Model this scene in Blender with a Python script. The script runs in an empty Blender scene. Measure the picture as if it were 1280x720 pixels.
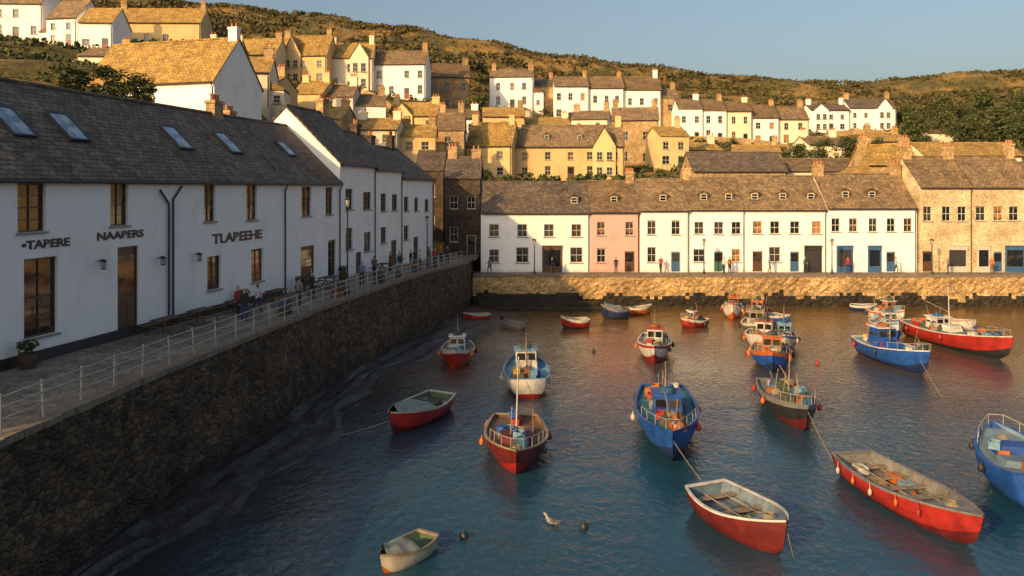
import bpy, math, random
import numpy as np
from mathutils import Vector, Matrix, noise
random.seed(7)
R=math.radians
C=bpy.context.scene.collection
CAMZ=12.0; HZ=235.0
def wx(px,Y): return (px-640)/1000*Y
def wz(py,Y): return CAMZ+(HZ-py)*Y/1000
# ---------------------------------------------------------------- materials
def newmat(name):
    m=bpy.data.materials.new(name); m.use_nodes=True
    nt=m.node_tree; b=nt.nodes['Principled BSDF']
    return m,nt,b
def N(nt,t,**k):
    n=nt.nodes.new(t)
    for a,v in k.items():
        if a in n.inputs.keys(): n.inputs[a].default_value=v
        else: setattr(n,a,v)
    return n
def c4(c): return (c[0],c[1],c[2],1)
def ramp(nt,src,p0,p1,a,b):
    r=nt.nodes.new('ShaderNodeValToRGB'); e=r.color_ramp.elements
    e[0].position=p0;e[1].position=p1;e[0].color=c4(a);e[1].color=c4(b)
    nt.links.new(src,r.inputs[0]); return r.outputs[0]
def mixc(nt,f,a,b,mode='MIX'):
    m=nt.nodes.new('ShaderNodeMix'); m.data_type='RGBA'; m.blend_type=mode
    for i,v in ((0,f),(6,a),(7,b)):
        if isinstance(v,(int,float)): m.inputs[i].default_value=v
        elif isinstance(v,tuple): m.inputs[i].default_value=c4(v)
        else: nt.links.new(v,m.inputs[i])
    return m.outputs[2]
def mat(name,c1,c2=None,scale=2.0,rough=.8,bump=0.0,kind='noise',metal=0,tint=0.0,dist=.05):
    m,nt,b=newmat(name); L=nt.links.new
    if c2 is None: c2=tuple(v*.75 for v in c1)
    tc=N(nt,'ShaderNodeTexCoord'); oc=tc.outputs['Object']
    n1=N(nt,'ShaderNodeTexNoise',Scale=scale,Detail=6.0,Roughness=.65); L(oc,n1.inputs['Vector'])
    hsrc=n1.outputs[0]
    if kind=='noise':
        col=ramp(nt,n1.outputs[0],.35,.68,c2,c1)
    elif kind=='render':   # lime-washed wall: soft damp patches
        mp=N(nt,'ShaderNodeMapping'); mp.inputs['Scale'].default_value=(.7,.7,.35); L(oc,mp.inputs[0])
        n2=N(nt,'ShaderNodeTexNoise',Scale=1.1,Detail=9.0,Roughness=.62); L(mp.outputs[0],n2.inputs['Vector'])
        a=ramp(nt,n2.outputs[0],.28,.5,c2,c1)
        n3=N(nt,'ShaderNodeTexNoise',Scale=9.0,Detail=4.0); L(oc,n3.inputs['Vector']); hsrc=n3.outputs[0]
        sz=N(nt,'ShaderNodeSeparateXYZ'); L(oc,sz.inputs[0])
        zz=N(nt,'ShaderNodeMath',operation='MULTIPLY_ADD'); zz.inputs[1].default_value=1.2; L(n2.outputs[0],zz.inputs[0]); L(sz.outputs[2],zz.inputs[2])
        d=ramp(nt,zz.outputs[0],.45,1.5,(.72,.70,.64),(1,1,1))   # splash-back dirt at the foot
        col=mixc(nt,1.0,a,d,'MULTIPLY')
    elif kind=='rubble':
        mp=N(nt,'ShaderNodeMapping'); mp.inputs['Scale'].default_value=(scale,scale,scale*1.7); L(oc,mp.inputs[0])
        nz=N(nt,'ShaderNodeTexNoise',Scale=1.5,Detail=2.0); L(mp.outputs[0],nz.inputs['Vector'])
        ad=nt.nodes.new('ShaderNodeMixRGB'); ad.blend_type='ADD'; ad.inputs[0].default_value=.45; L(mp.outputs[0],ad.inputs[1]); L(nz.outputs[1],ad.inputs[2])
        v=N(nt,'ShaderNodeTexVoronoi',Scale=1.0); L(ad.outputs[0],v.inputs['Vector'])
        ve=N(nt,'ShaderNodeTexVoronoi',Scale=1.0,feature='DISTANCE_TO_EDGE'); L(ad.outputs[0],ve.inputs['Vector'])
        sp=N(nt,'ShaderNodeSeparateColor'); L(v.outputs['Color'],sp.inputs[0])
        a=ramp(nt,sp.outputs[0],.1,.9,c2,c1)
        nb=N(nt,'ShaderNodeTexNoise',Scale=.35,Detail=7.0,Roughness=.7); L(oc,nb.inputs['Vector'])
        a=mixc(nt,1.0,a,ramp(nt,nb.outputs[0],.35,.65,(.5,.48,.42),(1.15,1.08,1)),'MULTIPLY')
        e=ramp(nt,ve.outputs['Distance'],.0,.12,(.5,.47,.43),(1,1,1))
        col=mixc(nt,1.0,a,e,'MULTIPLY')
        hr=ramp(nt,ve.outputs['Distance'],.0,.2,(0,0,0),(1,1,1)); hsrc=mixc(nt,.4,hr,n1.outputs[0])
    elif kind=='slate':
        sp=N(nt,'ShaderNodeSeparateXYZ'); L(oc,sp.inputs[0])
        cb=N(nt,'ShaderNodeCombineXYZ'); L(sp.outputs[0],cb.inputs[0])
        ml=N(nt,'ShaderNodeMath',operation='MULTIPLY'); ml.inputs[1].default_value=1.4; L(sp.outputs[2],ml.inputs[0]); L(ml.outputs[0],cb.inputs[1])
        br=N(nt,'ShaderNodeTexBrick',Scale=scale); br.inputs['Color1'].default_value=c4(c1); br.inputs['Color2'].default_value=c4(c2)
        br.inputs['Mortar'].default_value=c4(tuple(v*.35 for v in c2)); br.inputs['Mortar Size'].default_value=.025
        br.inputs['Brick Width'].default_value=.42; br.inputs['Row Height'].default_value=.27; br.inputs['Bias'].default_value=0.1; L(cb.outputs[0],br.inputs['Vector'])
        nb=N(nt,'ShaderNodeTexNoise',Scale=.6,Detail=7.0,Roughness=.7); L(oc,nb.inputs['Vector'])
        col=mixc(nt,1.0,br.outputs[0],ramp(nt,nb.outputs[0],.3,.7,(.5,.5,.5),(1.4,1.3,1.12)),'MULTIPLY')
        n5=N(nt,'ShaderNodeTexNoise',Scale=2.2,Detail=7.0,Roughness=.75); L(oc,n5.inputs['Vector'])
        col=mixc(nt,ramp(nt,n5.outputs[0],.52,.66,(0,0,0),(.6,.6,.6)),col,(c1[0]*1.9,c1[1]*1.75,c1[2]*1.2))
        inv=N(nt,'ShaderNodeMath',operation='SUBTRACT'); inv.inputs[0].default_value=1; L(br.outputs['Fac'],inv.inputs[1]); hsrc=inv.outputs[0]
    if tint:
        oi=N(nt,'ShaderNodeObjectInfo')
        t=ramp(nt,oi.outputs['Random'],0,1,(1-tint,1-tint*1.1,1-tint*1.3),(1,1,1)); col=mixc(nt,1.0,col,t,'MULTIPLY')
    L(col,b.inputs['Base Color'])
    b.inputs['Roughness'].default_value=rough; b.inputs['Metallic'].default_value=metal
    if bump:
        bp=N(nt,'ShaderNodeBump'); bp.inputs['Strength'].default_value=bump; bp.inputs['Distance'].default_value=dist
        L(hsrc,bp.inputs['Height']); L(bp.outputs[0],b.inputs['Normal'])
    return m
W_=mat('white_render',(.92,.915,.90),(.80,.79,.76),.5,.85,.2,'render',tint=.06,dist=.02)
CREAM=mat('cream_render',(.84,.74,.55),(.68,.58,.40),.5,.85,.25,'render',tint=.12,dist=.02)
OCHRE=mat('ochre_render',(.76,.54,.26),(.56,.38,.17),.5,.85,.25,'render',tint=.15,dist=.02)
PINK=mat('pink_render',(.78,.41,.36),(.66,.32,.28),.5,.85,.2,'render',dist=.02)
STONE=mat('gold_stone',(.70,.52,.29),(.46,.33,.18),3.0,.9,.5,'rubble',tint=.15,dist=.03)
TANST=mat('pale_tan_stone',(.88,.74,.52),(.74,.61,.41),3.0,.9,.25,'rubble',tint=.05,dist=.02)
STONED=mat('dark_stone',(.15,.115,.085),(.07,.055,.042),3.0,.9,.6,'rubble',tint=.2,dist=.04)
SLATE=mat('slate',(.185,.15,.125),(.10,.084,.072),1.0,.8,.6,'slate',tint=.15,dist=.03)
SLATEB=mat('brown_slate',(.34,.25,.155),(.20,.15,.095),1.0,.8,.6,'slate',tint=.3,dist=.03)
SLATEG=mat('golden_lichen_slate',(.54,.37,.12),(.35,.235,.075),1.0,.85,.6,'slate',tint=.15,dist=.03)
TERRA=mat('terracotta',(.46,.2,.09),None,4,.8)
FR_W=mat('white_frame_paint',(.6,.57,.5),None,5,.5)
FR_B=mat('brown_frame_paint',(.13,.065,.035),(.07,.035,.02),5,.5)
GUT=mat('dark_iron_paint',(.035,.035,.04),None,5,.5)
STEEL=mat('galvanised_steel',(.42,.40,.37),(.26,.24,.22),6,.55,metal=.1)
DOORS={'brown':FR_B,'blue':mat('blue_door',(.05,.13,.28),None,4,.5),'green':mat('green_door',(.05,.15,.1),None,4,.5),'red':mat('red_door',(.3,.05,.04),None,4,.5),'black':mat('black_door',(.03,.03,.03),None,4,.5)}
def glassmat(name,a,b_,r=.06):
    m,nt,b=newmat(name); L=nt.links.new
    tc=N(nt,'ShaderNodeTexCoord'); n=N(nt,'ShaderNodeTexNoise',Scale=1.6,Detail=2.0); L(tc.outputs['Object'],n.inputs['Vector'])
    oi=N(nt,'ShaderNodeObjectInfo'); ad=N(nt,'ShaderNodeMath',operation='ADD'); L(n.outputs[0],ad.inputs[0])
    s=N(nt,'ShaderNodeMath',operation='MULTIPLY_ADD'); s.inputs[1].default_value=.5; s.inputs[2].default_value=-.25; L(oi.outputs['Random'],s.inputs[0]); L(s.outputs[0],ad.inputs[1])
    L(ramp(nt,ad.outputs[0],.45,.6,a,b_),b.inputs['Base Color']); b.inputs['Roughness'].default_value=r; b.inputs['Specular IOR Level'].default_value=.8
    return m
GLASS=glassmat('window_glass',(.012,.014,.018),(.05,.045,.04))
GLASSW=glassmat('curtained_glass',(.06,.032,.015),(.40,.19,.07),.12)
GLASSS=glassmat('skylight_glass',(.16,.22,.27),(.36,.44,.5),.08)
# ---------------------------------------------------------------- mesh builder
class MB:
    def __init__(s): s.v=[];s.f=[];s.m=[]
    def face(s,pts,mi=0):
        n=len(s.v); s.v+= [tuple(p) for p in pts]; s.f.append(tuple(range(n,n+len(pts)))); s.m.append(mi)
    def box(s,x0,x1,y0,y1,z0,z1,mi=0,tx=1,ty=1):
        n=len(s.v); cx,cy=(x0+x1)/2,(y0+y1)/2
        for z,a,b in ((z0,1,1),(z1,tx,ty)):
            for x,y in ((x0,y0),(x1,y0),(x1,y1),(x0,y1)): s.v.append((cx+(x-cx)*a,cy+(y-cy)*b,z))
        for f in ((3,2,1,0),(4,5,6,7),(0,1,5,4),(1,2,6,5),(2,3,7,6),(3,0,4,7)): s.f.append(tuple(n+i for i in f)); s.m.append(mi)
        return s
    def tube(s,p0,p1,r0,r1=None,k=8,mi=0,cap=True):
        if r1 is None: r1=r0
        p0=Vector(p0);p1=Vector(p1); d=(p1-p0); 
        if d.length<1e-6: return s
        q=d.to_track_quat('Z','Y'); n=len(s.v)
        for p,r in ((p0,r0),(p1,r1)):
            for i in range(k):
                a=2*math.pi*i/k; s.v.append(tuple(p+q@Vector((math.cos(a)*r,math.sin(a)*r,0))))
        for i in range(k):
            j=(i+1)%k; s.f.append((n+i,n+j,n+k+j,n+k+i)); s.m.append(mi)
        if cap:
            s.f.append(tuple(n+i for i in reversed(range(k)))); s.f.append(tuple(n+k+i for i in range(k))); s.m+=[mi,mi]
        return s
    def path(s,pts,r,k=6,mi=0):
        for a,b in zip(pts,pts[1:]): s.tube(a,b,r,r,k,mi)
        return s
    def lathe(s,prof,k=12,c=(0,0,0),mi=0):
        n=len(s.v)
        for r,z in prof:
            for i in range(k):
                a=2*math.pi*i/k; s.v.append((c[0]+r*math.cos(a),c[1]+r*math.sin(a),c[2]+z))
        for q in range(len(prof)-1):
            for i in range(k):
                j=(i+1)%k; s.f.append((n+q*k+i,n+q*k+j,n+(q+1)*k+j,n+(q+1)*k+i)); s.m.append(mi)
        return s
    def build(s,name,mats,parent=None,smooth=False,loc=None,rz=0):
        me=bpy.data.meshes.new(name); me.from_pydata(s.v,[],s.f)
        if not isinstance(mats,(list,tuple)): mats=[mats]
        for m in mats: me.materials.append(m)
        if len(mats)>1: me.polygons.foreach_set('material_index',s.m)
        if smooth: me.polygons.foreach_set('use_smooth',[True]*len(s.f))
        me.update()
        return link(name,me,parent,loc,rz)
def link(name,me,parent=None,loc=None,rz=0):
    o=bpy.data.objects.new(name,me); C.objects.link(o)
    if parent: o.parent=parent
    if loc: o.location=loc
    if rz: o.rotation_euler=(0,0,rz)
    return o
def thing(name,label,cat,loc=(0,0,0),rz=0,group=None):
    o=bpy.data.objects.new(name,None); C.objects.link(o); o.empty_display_size=.3
    o.location=loc; o.rotation_euler=(0,0,rz); tag(o,label,cat,group); return o
def tag(o,label,cat,group=None):
    o['label']=label;o['category']=cat
    if group:o['group']=group
    return o
def struct(o): o['kind']='structure'; return o
# ---------------------------------------------------------------- houses
cache={}
def window(root,loc,w,h,fr=FR_W,gl=GLASS,rz=0,sill=True,style=2):
    k=(round(w,1),round(h,1),fr.name,gl.name,style)
    if k not in cache:
        a=MB(); t=.07; d=.07
        a.box(-w/2,-w/2+t,0,d,0,h); a.box(w/2-t,w/2,0,d,0,h); a.box(-w/2+t,w/2-t,0,d,0,t); a.box(-w/2+t,w/2-t,0,d,h-t,h)
        a.box(-w/2+t,w/2-t,.005,d-.01,h/2-.03,h/2+.03)
        if style>=2:
            a.box(-.02,.02,.01,d-.015,t,h/2-.03); a.box(-.02,.02,.01,d-.015,h/2+.03,h-t)
        if style>=3:
            for z in (h*.25,h*.75): a.box(-w/2+t,-.02,.015,d-.02,z-.018,z+.018); a.box(.02,w/2-t,.015,d-.02,z-.018,z+.018)
        b=MB(); b.face([(-w/2+.02,.055,.02),(w/2-.02,.055,.02),(w/2-.02,.055,h-.02),(-w/2+.02,.055,h-.02)])
        c=MB(); c.box(-w/2-.1,w/2+.1,-.22,.0,-.09,-.005)
        f=a.build('window',fr); p=b.build('pane',gl); s=c.build('sill',SILL)
        cache[k]=(f.data,p.data,s.data)
        for o in (f,p,s): bpy.data.objects.remove(o)
    f,p,s=cache[k]
    o=link('window',f,root,loc,rz); link('pane',p,o)
    if sill: link('sill',s,o)
    return o
SILL=mat('slate_sill',(.3,.29,.27),None,4,.7)
def door(root,loc,w,h,m,rz=0,glazed=True):
    a=MB(); a.box(-w/2,w/2,.03,.09,0,h)
    for x0,x1 in ((-w*.4,-w*.06),(w*.06,w*.4)):
        a.box(x0,x1,.012,.03,h*.08,h*.42)
    d=a.build('door',m,root,loc=loc,rz=rz)
    f=MB(); t=.09; f.box(-w/2-.0,-w/2+t,-.02,.028,0,h); f.box(w/2-t,w/2,-.02,.028,0,h); f.box(-w/2+t,w/2-t,-.02,.028,h-t,h); f.build('frame',FR_W if m!=FR_B else FR_B,d)
    if glazed:
        p=MB(); p.face([(-w*.38,.02,h*.5),(w*.38,.02,h*.5),(w*.38,.02,h*.9),(-w*.38,.02,h*.9)]); p.build('pane',GLASS,d)
    k=MB(); k.lathe([(0,-.03),(.03,-.02),(.035,0),(.03,.02),(0,.03)],8,(w*.36,-.0,h*.47)); k.build('handle',STEEL,d)
    return d
def chimney(root,x,y,z0,z1,m,w=.95,d=.65,pots=3):
    a=MB(); a.box(x-w/2,x+w/2,y-d/2,y+d/2,z0,z1-.22); a.box(x-w/2-.08,x+w/2+.08,y-d/2-.08,y+d/2+.08,z1-.22,z1-.08); a.box(x-w/2-.03,x+w/2+.03,y-d/2-.03,y+d/2+.03,z1-.08,z1)
    c=a.build('chimney',m,root)
    for i in range(pots):
        px=x+(i-(pots-1)/2)*w/pots
        MB().lathe([(.12,0),(.11,.3),(.13,.36),(.13,.42),(.09,.42),(.085,.1)],10,(px,y,z1)).build('chimney_pot',TERRA,c)
def house(label,loc,rz,W,D,H,Rr,wall,roofm,wins=(),doors=(),chims=(),dorms=(),group=None,found=4,name='house',ov=.25,fr=FR_W,trim=True,chm=None,cat='house',style=2,shop=None,leanto=0,gable=None):
    r=thing(name,label,cat,loc,rz,group)
    a=MB(); x0,x1=-W/2,W/2
    holes=[(u-w/2,u+w/2,v,v+h) for (u,v,w,h,*_) in wins]+[(u-w/2,u+w/2,v,v+h) for (u,v,w,h,*_) in doors]
    xs=sorted(set([x0,x1]+[round(q,4) for h_ in holes for q in h_[:2]])); zs=sorted(set([-found,H]+[round(q,4) for h_ in holes for q in h_[2:]]))
    for i in range(len(xs)-1):
        for j in range(len(zs)-1):
            cx=(xs[i]+xs[i+1])/2; cz=(zs[j]+zs[j+1])/2
            if any(h_[0]<cx<h_[1] and h_[2]<cz<h_[3] for h_ in holes): continue
            a.face([(xs[i],0,zs[j]),(xs[i+1],0,zs[j]),(xs[i+1],0,zs[j+1]),(xs[i],0,zs[j+1])])
    for h_ in holes:
        p,q,s,t=h_; e=.2
        a.face([(p,0,s),(p,0,t),(p,e,t),(p,e,s)]); a.face([(q,0,t),(q,0,s),(q,e,s),(q,e,t)])
        a.face([(p,0,t),(q,0,t),(q,e,t),(p,e,t)]); a.face([(q,0,s),(p,0,s),(p,e,s),(q,e,s)])
    for x,s in ((x0,-1),(x1,1)):
        pts=[(x,0,-found),(x,0,H),(x,D/2,H+Rr-.02),(x,D,H),(x,D,-found)]
        if s>0: pts=pts[::-1]
        a.face(pts)
    a.face([(x1,D,-found),(x0,D,-found),(x0,D,H),(x1,D,H)])
    a.build('wall',wall,r)
    k=Rr/(D/2); th=.16
    prof=[(-ov,H-ov*k),(D/2,H+Rr),(D+ov,H-ov*k)]
    b=MB(); nx=max(2,int(W/1.2)); gx=.0 if ov<.2 else .12
    X=[x0-gx+(W+2*gx)*i/nx for i in range(nx+1)]
    J=4
    for side in (0,1):
        p,q=prof[side],prof[side+1]
        gv=[[Vector((x,p[0]+(q[0]-p[0])*j/J,p[1]+(q[1]-p[1])*j/J+th+noise.noise((x*.35+loc[0],j*1.3,loc[1]))*.11)) for j in range(J+1)] for x in X]
        for i in range(nx):
            for j in range(J): b.face([gv[i][j],gv[i+1][j],gv[i+1][j+1],gv[i][j+1]])
    for x in (X[0],X[-1]):
        b.face([(x,prof[0][0],prof[0][1]),(x,prof[1][0],prof[1][1]),(x,prof[1][0],prof[1][1]+th),(x,prof[0][0],prof[0][1]+th)])
        b.face([(x,prof[1][0],prof[1][1]),(x,prof[2][0],prof[2][1]),(x,prof[2][0],prof[2][1]+th),(x,prof[1][0],prof[1][1]+th)])
    for y,z in (prof[0],prof[2]): b.face([(X[0],y,z),(X[-1],y,z),(X[-1],y,z+th+.03),(X[0],y,z+th+.03)])
    b.face([(X[0],prof[0][0],prof[0][1]),(X[-1],prof[0][0],prof[0][1]),(X[-1],prof[1][0],prof[1][1]),(X[0],prof[1][0],prof[1][1])])
    rf=b.build('roof',roofm,r)
    MB().tube((X[0]+.01,D/2,H+Rr+th),(X[-1]-.01,D/2,H+Rr+th),.12,k=8).build('ridge_tiles',roofm,rf)
    if trim:
        g=MB(); g.tube((x0+.02,-ov-.06,H-ov*k+.05),(x1-.02,-ov-.06,H-ov*k+.05),.07); g.build('gutter',GUT,r)
        g=MB(); xx=x1-.18; g.path([(xx,-ov-.05,H-ov*k+.02),(xx,-.08,H-ov*k-.4),(xx,-.08,0.05)],.05); g.build('downpipe',GUT,r)
    for w in wins:
        u,v,ww,h,*g=w; gl=g[0] if g else GLASS
        window(r,(u,.13,v),ww,h,fr,gl,style=style if ww>.7 else 1)
    for d in doors:
        u,v,ww,h,cm=d; door(r,(u,.1,v),ww,h,DOORS[cm])
    for c in chims:
        chimney(r,c,D/2,H+Rr-1.0,H+Rr+random.uniform(1.0,1.6),chm or wall,w=random.uniform(.8,1.2),pots=random.choice([2,3,3,4]))
    if leanto:
        s=leanto; w2=min(2.2,W*.3); lx=s*(W/2+w2/2); hh=H*.52
        q=MB(); a0,a1=lx-w2/2,lx+w2/2; q.box(a0,a1,.4,D-1,-found,hh)
        lt=q.build('side_extension',wall,r); q=MB(); A=[(a0-.1,.2,hh+.03),(a1+.1,.2,hh+.03),(a1+.1,D-.8,hh+.03),(a0-.1,D-.8,hh+.03)]
        up=1.0
        P=[Vector(p)+Vector((0,0,up if ((p[0]<lx)==(s>0)) else 0)) for p in A]; q.face(P); q.face([p+Vector((0,0,.1)) for p in P]); q.face([P[0],P[1],P[1]+Vector((0,0,.1)),P[0]+Vector((0,0,.1))]); q.face([A[0],A[1],P[1],P[0]]); q.build('extension_roof',roofm,lt)
        window(lt,(lx,.33,hh*.3),.8,.95,fr,GLASS)
    if gable is not None:
        gx_=-W/2+W*gable; gw=1.7; pk=H+Rr*.85
        q=MB(); q.face([(gx_-gw,-.35,-found),(gx_+gw,-.35,-found),(gx_+gw,-.35,H),(gx_,-.35,pk),(gx_-gw,-.35,H)])
        for s in (-1,1): q.face([(gx_+s*gw,-.35,-found),(gx_+s*gw,.3,-found),(gx_+s*gw,.3,H),(gx_+s*gw,-.35,H)])
        g_=q.build('front_gable',wall,r); q=MB()
        for s in (-1,1):
            A=[(gx_,-.5,pk+.12),(gx_+s*(gw+.15),-.5,H-.1),(gx_+s*(gw+.15),.6,H-.1),(gx_,D/2*.85,pk+.12)]; q.face(A); q.face([(p[0],p[1],p[2]+.1) for p in A]); q.face([A[0],A[1],(A[1][0],A[1][1],A[1][2]+.1),(A[0][0],A[0][1],A[0][2]+.1)])
        q.build('gable_roof',roofm,g_)
        for zz,hh in ((H*.16,H*.24),(H*.6,H*.24)):
            for s in (-.75,.75): window(g_,(gx_+s,-.42,zz),.9,hh,fr,GLASS)
    for dx in dorms:
        ly=1.15; z=H+ly*k; dw=.5; dh=.72; yl=ly+(dh+.35)/k
        q=MB(); q.face([(dx-dw,ly,z-.1),(dx+dw,ly,z-.1),(dx+dw,ly,z+dh),(dx,ly,z+dh+.3),(dx-dw,ly,z+dh)])
        for s in (-1,1): q.face([(dx+s*dw,ly,z-.1),(dx+s*dw,yl,z-.1+(yl-ly)*k),(dx+s*dw,yl,z+dh),(dx+s*dw,ly,z+dh)])
        dm=q.build('dormer',roofm,r)
        q=MB()
        for s in (-1,1):
            A=[(dx,ly-.12,z+dh+.36),(dx+s*(dw+.12),ly-.12,z+dh-.04),(dx+s*(dw+.12),yl+.2,z+dh-.04),(dx,yl+.5,z+dh+.36)]
            q.face(A); q.face([(p[0],p[1],p[2]+.07) for p in A]); q.face([A[0],A[1],(A[1][0],A[1][1],A[1][2]+.07),(A[0][0],A[0][1],A[0][2]+.07)]); q.face([A[1],A[2],(A[2][0],A[2][1],A[2][2]+.07),(A[1][0],A[1][1],A[1][2]+.07)])
        q.build('dormer_roof',roofm,dm)
        window(dm,(dx,ly-.07,z+.06),.7,.66,fr,GLASS,sill=False,style=1)
    if shop:
        for (u0,u1,m_) in shop:
            a_,b_=-W/2+W*u0,-W/2+W*u1
            q=MB(); q.box(a_,b_,-.14,-.003,2.35,2.75); q.box(a_-.05,b_+.05,-.2,-.003,2.753,2.83); q.box(a_,a_+.15,-.1,-.003,0,2.347); q.box(b_-.15,b_,-.1,-.003,0,2.347); q.box(a_+.153,b_-.153,-.08,-.003,0,.6)
            s_=q.build('shopfront',m_,r); q=MB(); q.face([(a_+.17,-.05,.62),(b_-.17,-.05,.62),(b_-.17,-.05,2.33),(a_+.17,-.05,2.33)]); q.build('shop_window',GLASS,s_)
    return r
def autow(W,H,cols,doorc={},gw=.95,curtain=.2):
    wins=[];doors=[]
    two=H>4.3; h0=min(1.45,H*.225)*random.uniform(.9,1.08); gw=gw*random.uniform(.88,1.05); vv=random.uniform(.59,.63)
    for i in range(cols):
        u=-W/2+W*(i+.5)/cols+random.uniform(-.1,.1)*W/cols
        gl=lambda: GLASSW if random.random()<curtain else GLASS
        if two and (random.random()>.12 or cols<3): wins.append((u,H*vv,gw,h0,gl()))
        if i in doorc: doors.append((u,0.05,1.05,min(2.15,H*.42),doorc[i]))
        elif random.random()>.08: 
            g2=gw*random.choice([1,1,1.25]); wins.append((u,H*.16,g2,h0*random.choice([1.05,1.2]),gl()))
    return wins,doors
CP=[]
def hill(label,p0,p1,ridge,eave,base,Y,wall,roofm,cols=None,doorc=None,chims=2,dorms=(),rot=0,D=7,fr=FR_W,group='houses stepped up the hillside',name='house',**kw):
    W=(p1-p0)*Y/1000; x=wx((p0+p1)/2,Y); z=wz(base,Y); H=(base-eave)*Y/1000
    Rr=wz(ridge,Y+D/2)-(z+H); Rr=max(1.3,Rr)
    if cols is None: cols=max(1,int(W/2.7))
    if doorc is None: doorc={cols//2:random.choice(['brown','blue','green','red','black'])} if cols>1 else {}
    wi,do=autow(W,H,cols,doorc)
    ch={0:[],1:[W/2-.6],2:[-W/2+.6,W/2-.6],-1:[-W/2+.6]}[chims]
    dd=[-W/2+W*f for f in dorms]
    for dx,dy in ((0,0),(-W/2,0),(W/2,0),(0,D)): CP.append((x+dx,Y+dy,z-.2))
    rt=random.uniform(-12,12); lt=random.choice([0,0,1,-1]) if rot==0 else 0
    return house(label,(x,Y,z),R(rot or rt),W,D,H,Rr,wall,roofm,wi,do,ch,dd,group,found=5,ov=.22,fr=fr,chm=random.choice([STONE,wall]),name=name,trim=W>5,leanto=lt,**kw)
# ---- left row along the quay
def FX(Y): return -25.69+.2035*Y
TH=math.atan2(.98,.2)
def fy(px): return 25690/(843.5-px)
def qz(Y): return float(np.interp(Y,[0,66,84,95],[5,5,4.5,4.4]))
def row(label,Y0,Y1,D,He,Hr,specw,specd,name='house',**k):
    z=qz((Y0+Y1)/2); Yc=(Y0+Y1)/2; W=(Y1-Y0)*1.0205-.02
    wins=[];doors=[]
    def loc(p0,p1,q0,q1):
        a,b=fy(p0),fy(p1); Ym=(a+b)/2
        return ((Ym-Yc)*1.0205, wz(q1,Ym)-z,(b-a)*1.0205,(q1-q0)*Ym/1000)
    for w in specw:
        u,v,ww,h=loc(*w[:4]); wins.append((u,max(v,.15),ww,min(h,He-z-max(v,.15)-.12),w[4] if len(w)>4 else GLASSW))
    for d in specd:
        u,v,ww,h=loc(*d[:4]); doors.append((u,.04,ww,h+max(0,v-.04) if v<1.2 else h,'brown'))
    r=house(label,(FX(Yc),Yc,z),TH,W,D,He-z,Hr-He,wins=wins,doors=doors,name=name,fr=FR_B,group='white houses along the left quay',found=1.5,style=3,**k)
    return r,Yc,z
pub,pYc,pz_=row('long white pub with grey slate roof, skylights and black wall lettering, far left',13,52.8,9,12.4,16.7,
  [(22,57,229,290),(138,160,229,282),(255,269,231,277),(308,321,231,275),(30,72,322,420,GLASS),(259,276,320,362,GLASS),(314,329,311,352)],
  [(147,173,308,412)],ov=.2,wall=W_,roofm=SLATE,chims=[-12,19.2],chm=STONE,name='pub',trim=True,cat='pub')
MB().box(-19.9,19.9,-.03,0.0,-1,.45).build('plinth',GUT,pub)
def skyl(root,Yc,z,H,D,Rr,px,ly=2.5,w=1.1,h=1.5):
    k=(px-640)/1000; Y0=(-25.69-.98*ly-k*.2*ly)/(k-.2035); lx=(Y0-Yc)*1.0205; kk=Rr/(D/2); an=math.atan(kk)
    a=MB(); t=.1
    a.box(-w/2,w/2,-h/2,-h/2+t,-.06,.12);a.box(-w/2,w/2,h/2-t,h/2,-.06,.12);a.box(-w/2,-w/2+t,-h/2+t,h/2-t,-.06,.12);a.box(w/2-t,w/2,-h/2+t,h/2-t,-.06,.12)
    o=a.build('skylight',GUT,root,loc=(lx,ly,H+ly*kk+.19)); o.rotation_euler=(an,0,0)
    b=MB(); b.face([(-w/2+t,-h/2+t,.09),(w/2-t,-h/2+t,.09),(w/2-t,h/2-t,.09),(-w/2+t,h/2-t,.09)]); b.build('pane',GLASSS,o)
for px in (14,84,220,284): skyl(pub,pYc,pz_,12.4-pz_,9,4.3,px,2.3,1.3,1.9)
cot,cYc,cz=row('white cottage joined to the right end of the pub, small skylight in its roof',52.8,61.4,9,12.4,16.7,
  [(377,389,233,270),(407,416,234,268),(410,420,300,345,GLASS)],[(376,393,308,360)],ov=.2,wall=W_,roofm=SLATE,chims=[])
skyl(cot,cYc,cz,12.4-cz,9,4.3,357,2.3,1.2,1.5)
h2,_,_=row('tall white gabled house with dark roof rising above the quay cottage',61.4,68.6,9,13.9,18.3,
  [(432,441,236,262,GLASS),(454,464,240,262,GLASS),(432,441,285,312,GLASS),(455,464,290,314,GLASS)],[(445,452,318,345)],ov=.2,wall=W_,roofm=SLATE,chims=[2.9],chm=STONE)
h3,_,_=row('narrow white house directly beyond the tall white gabled house on the left quay',68.6,75.3,8.5,13.6,17.0,
  [(476,483,242,264,GLASS),(490,497,243,263,GLASS),(476,483,284,304,GLASS)],[(489,496,300,326)],ov=.2,wall=W_,roofm=SLATE,chims=[2.5],chm=STONED)
h4,_,_=row('last white house of the left row before the dark stone buildings',75.3,85,8,12.9,16.0,
  [(505,511,246,264,GLASS),(518,523,247,264,GLASS),(505,511,282,300,GLASS),(531,536,249,264,GLASS)],[(517,523,296,316)],ov=.2,wall=W_,roofm=SLATE,chims=[-2.8,2.8],chm=STONED)
def pubx(px): return (fy(px)-pYc)*1.0205
g=MB(); x=pubx(212); g.path([(x-.9,-.1,6.9),(x-.2,-.1,6.2),(x-.2,-.1,.1)],.055); g.build('downpipe',GUT,pub)
g=MB(); g.path([(x+.9,-.1,7.1),(x+.15,-.1,6.4),(x+.15,-.1,.1)],.055); g.build('downpipe',GUT,pub)
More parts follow.
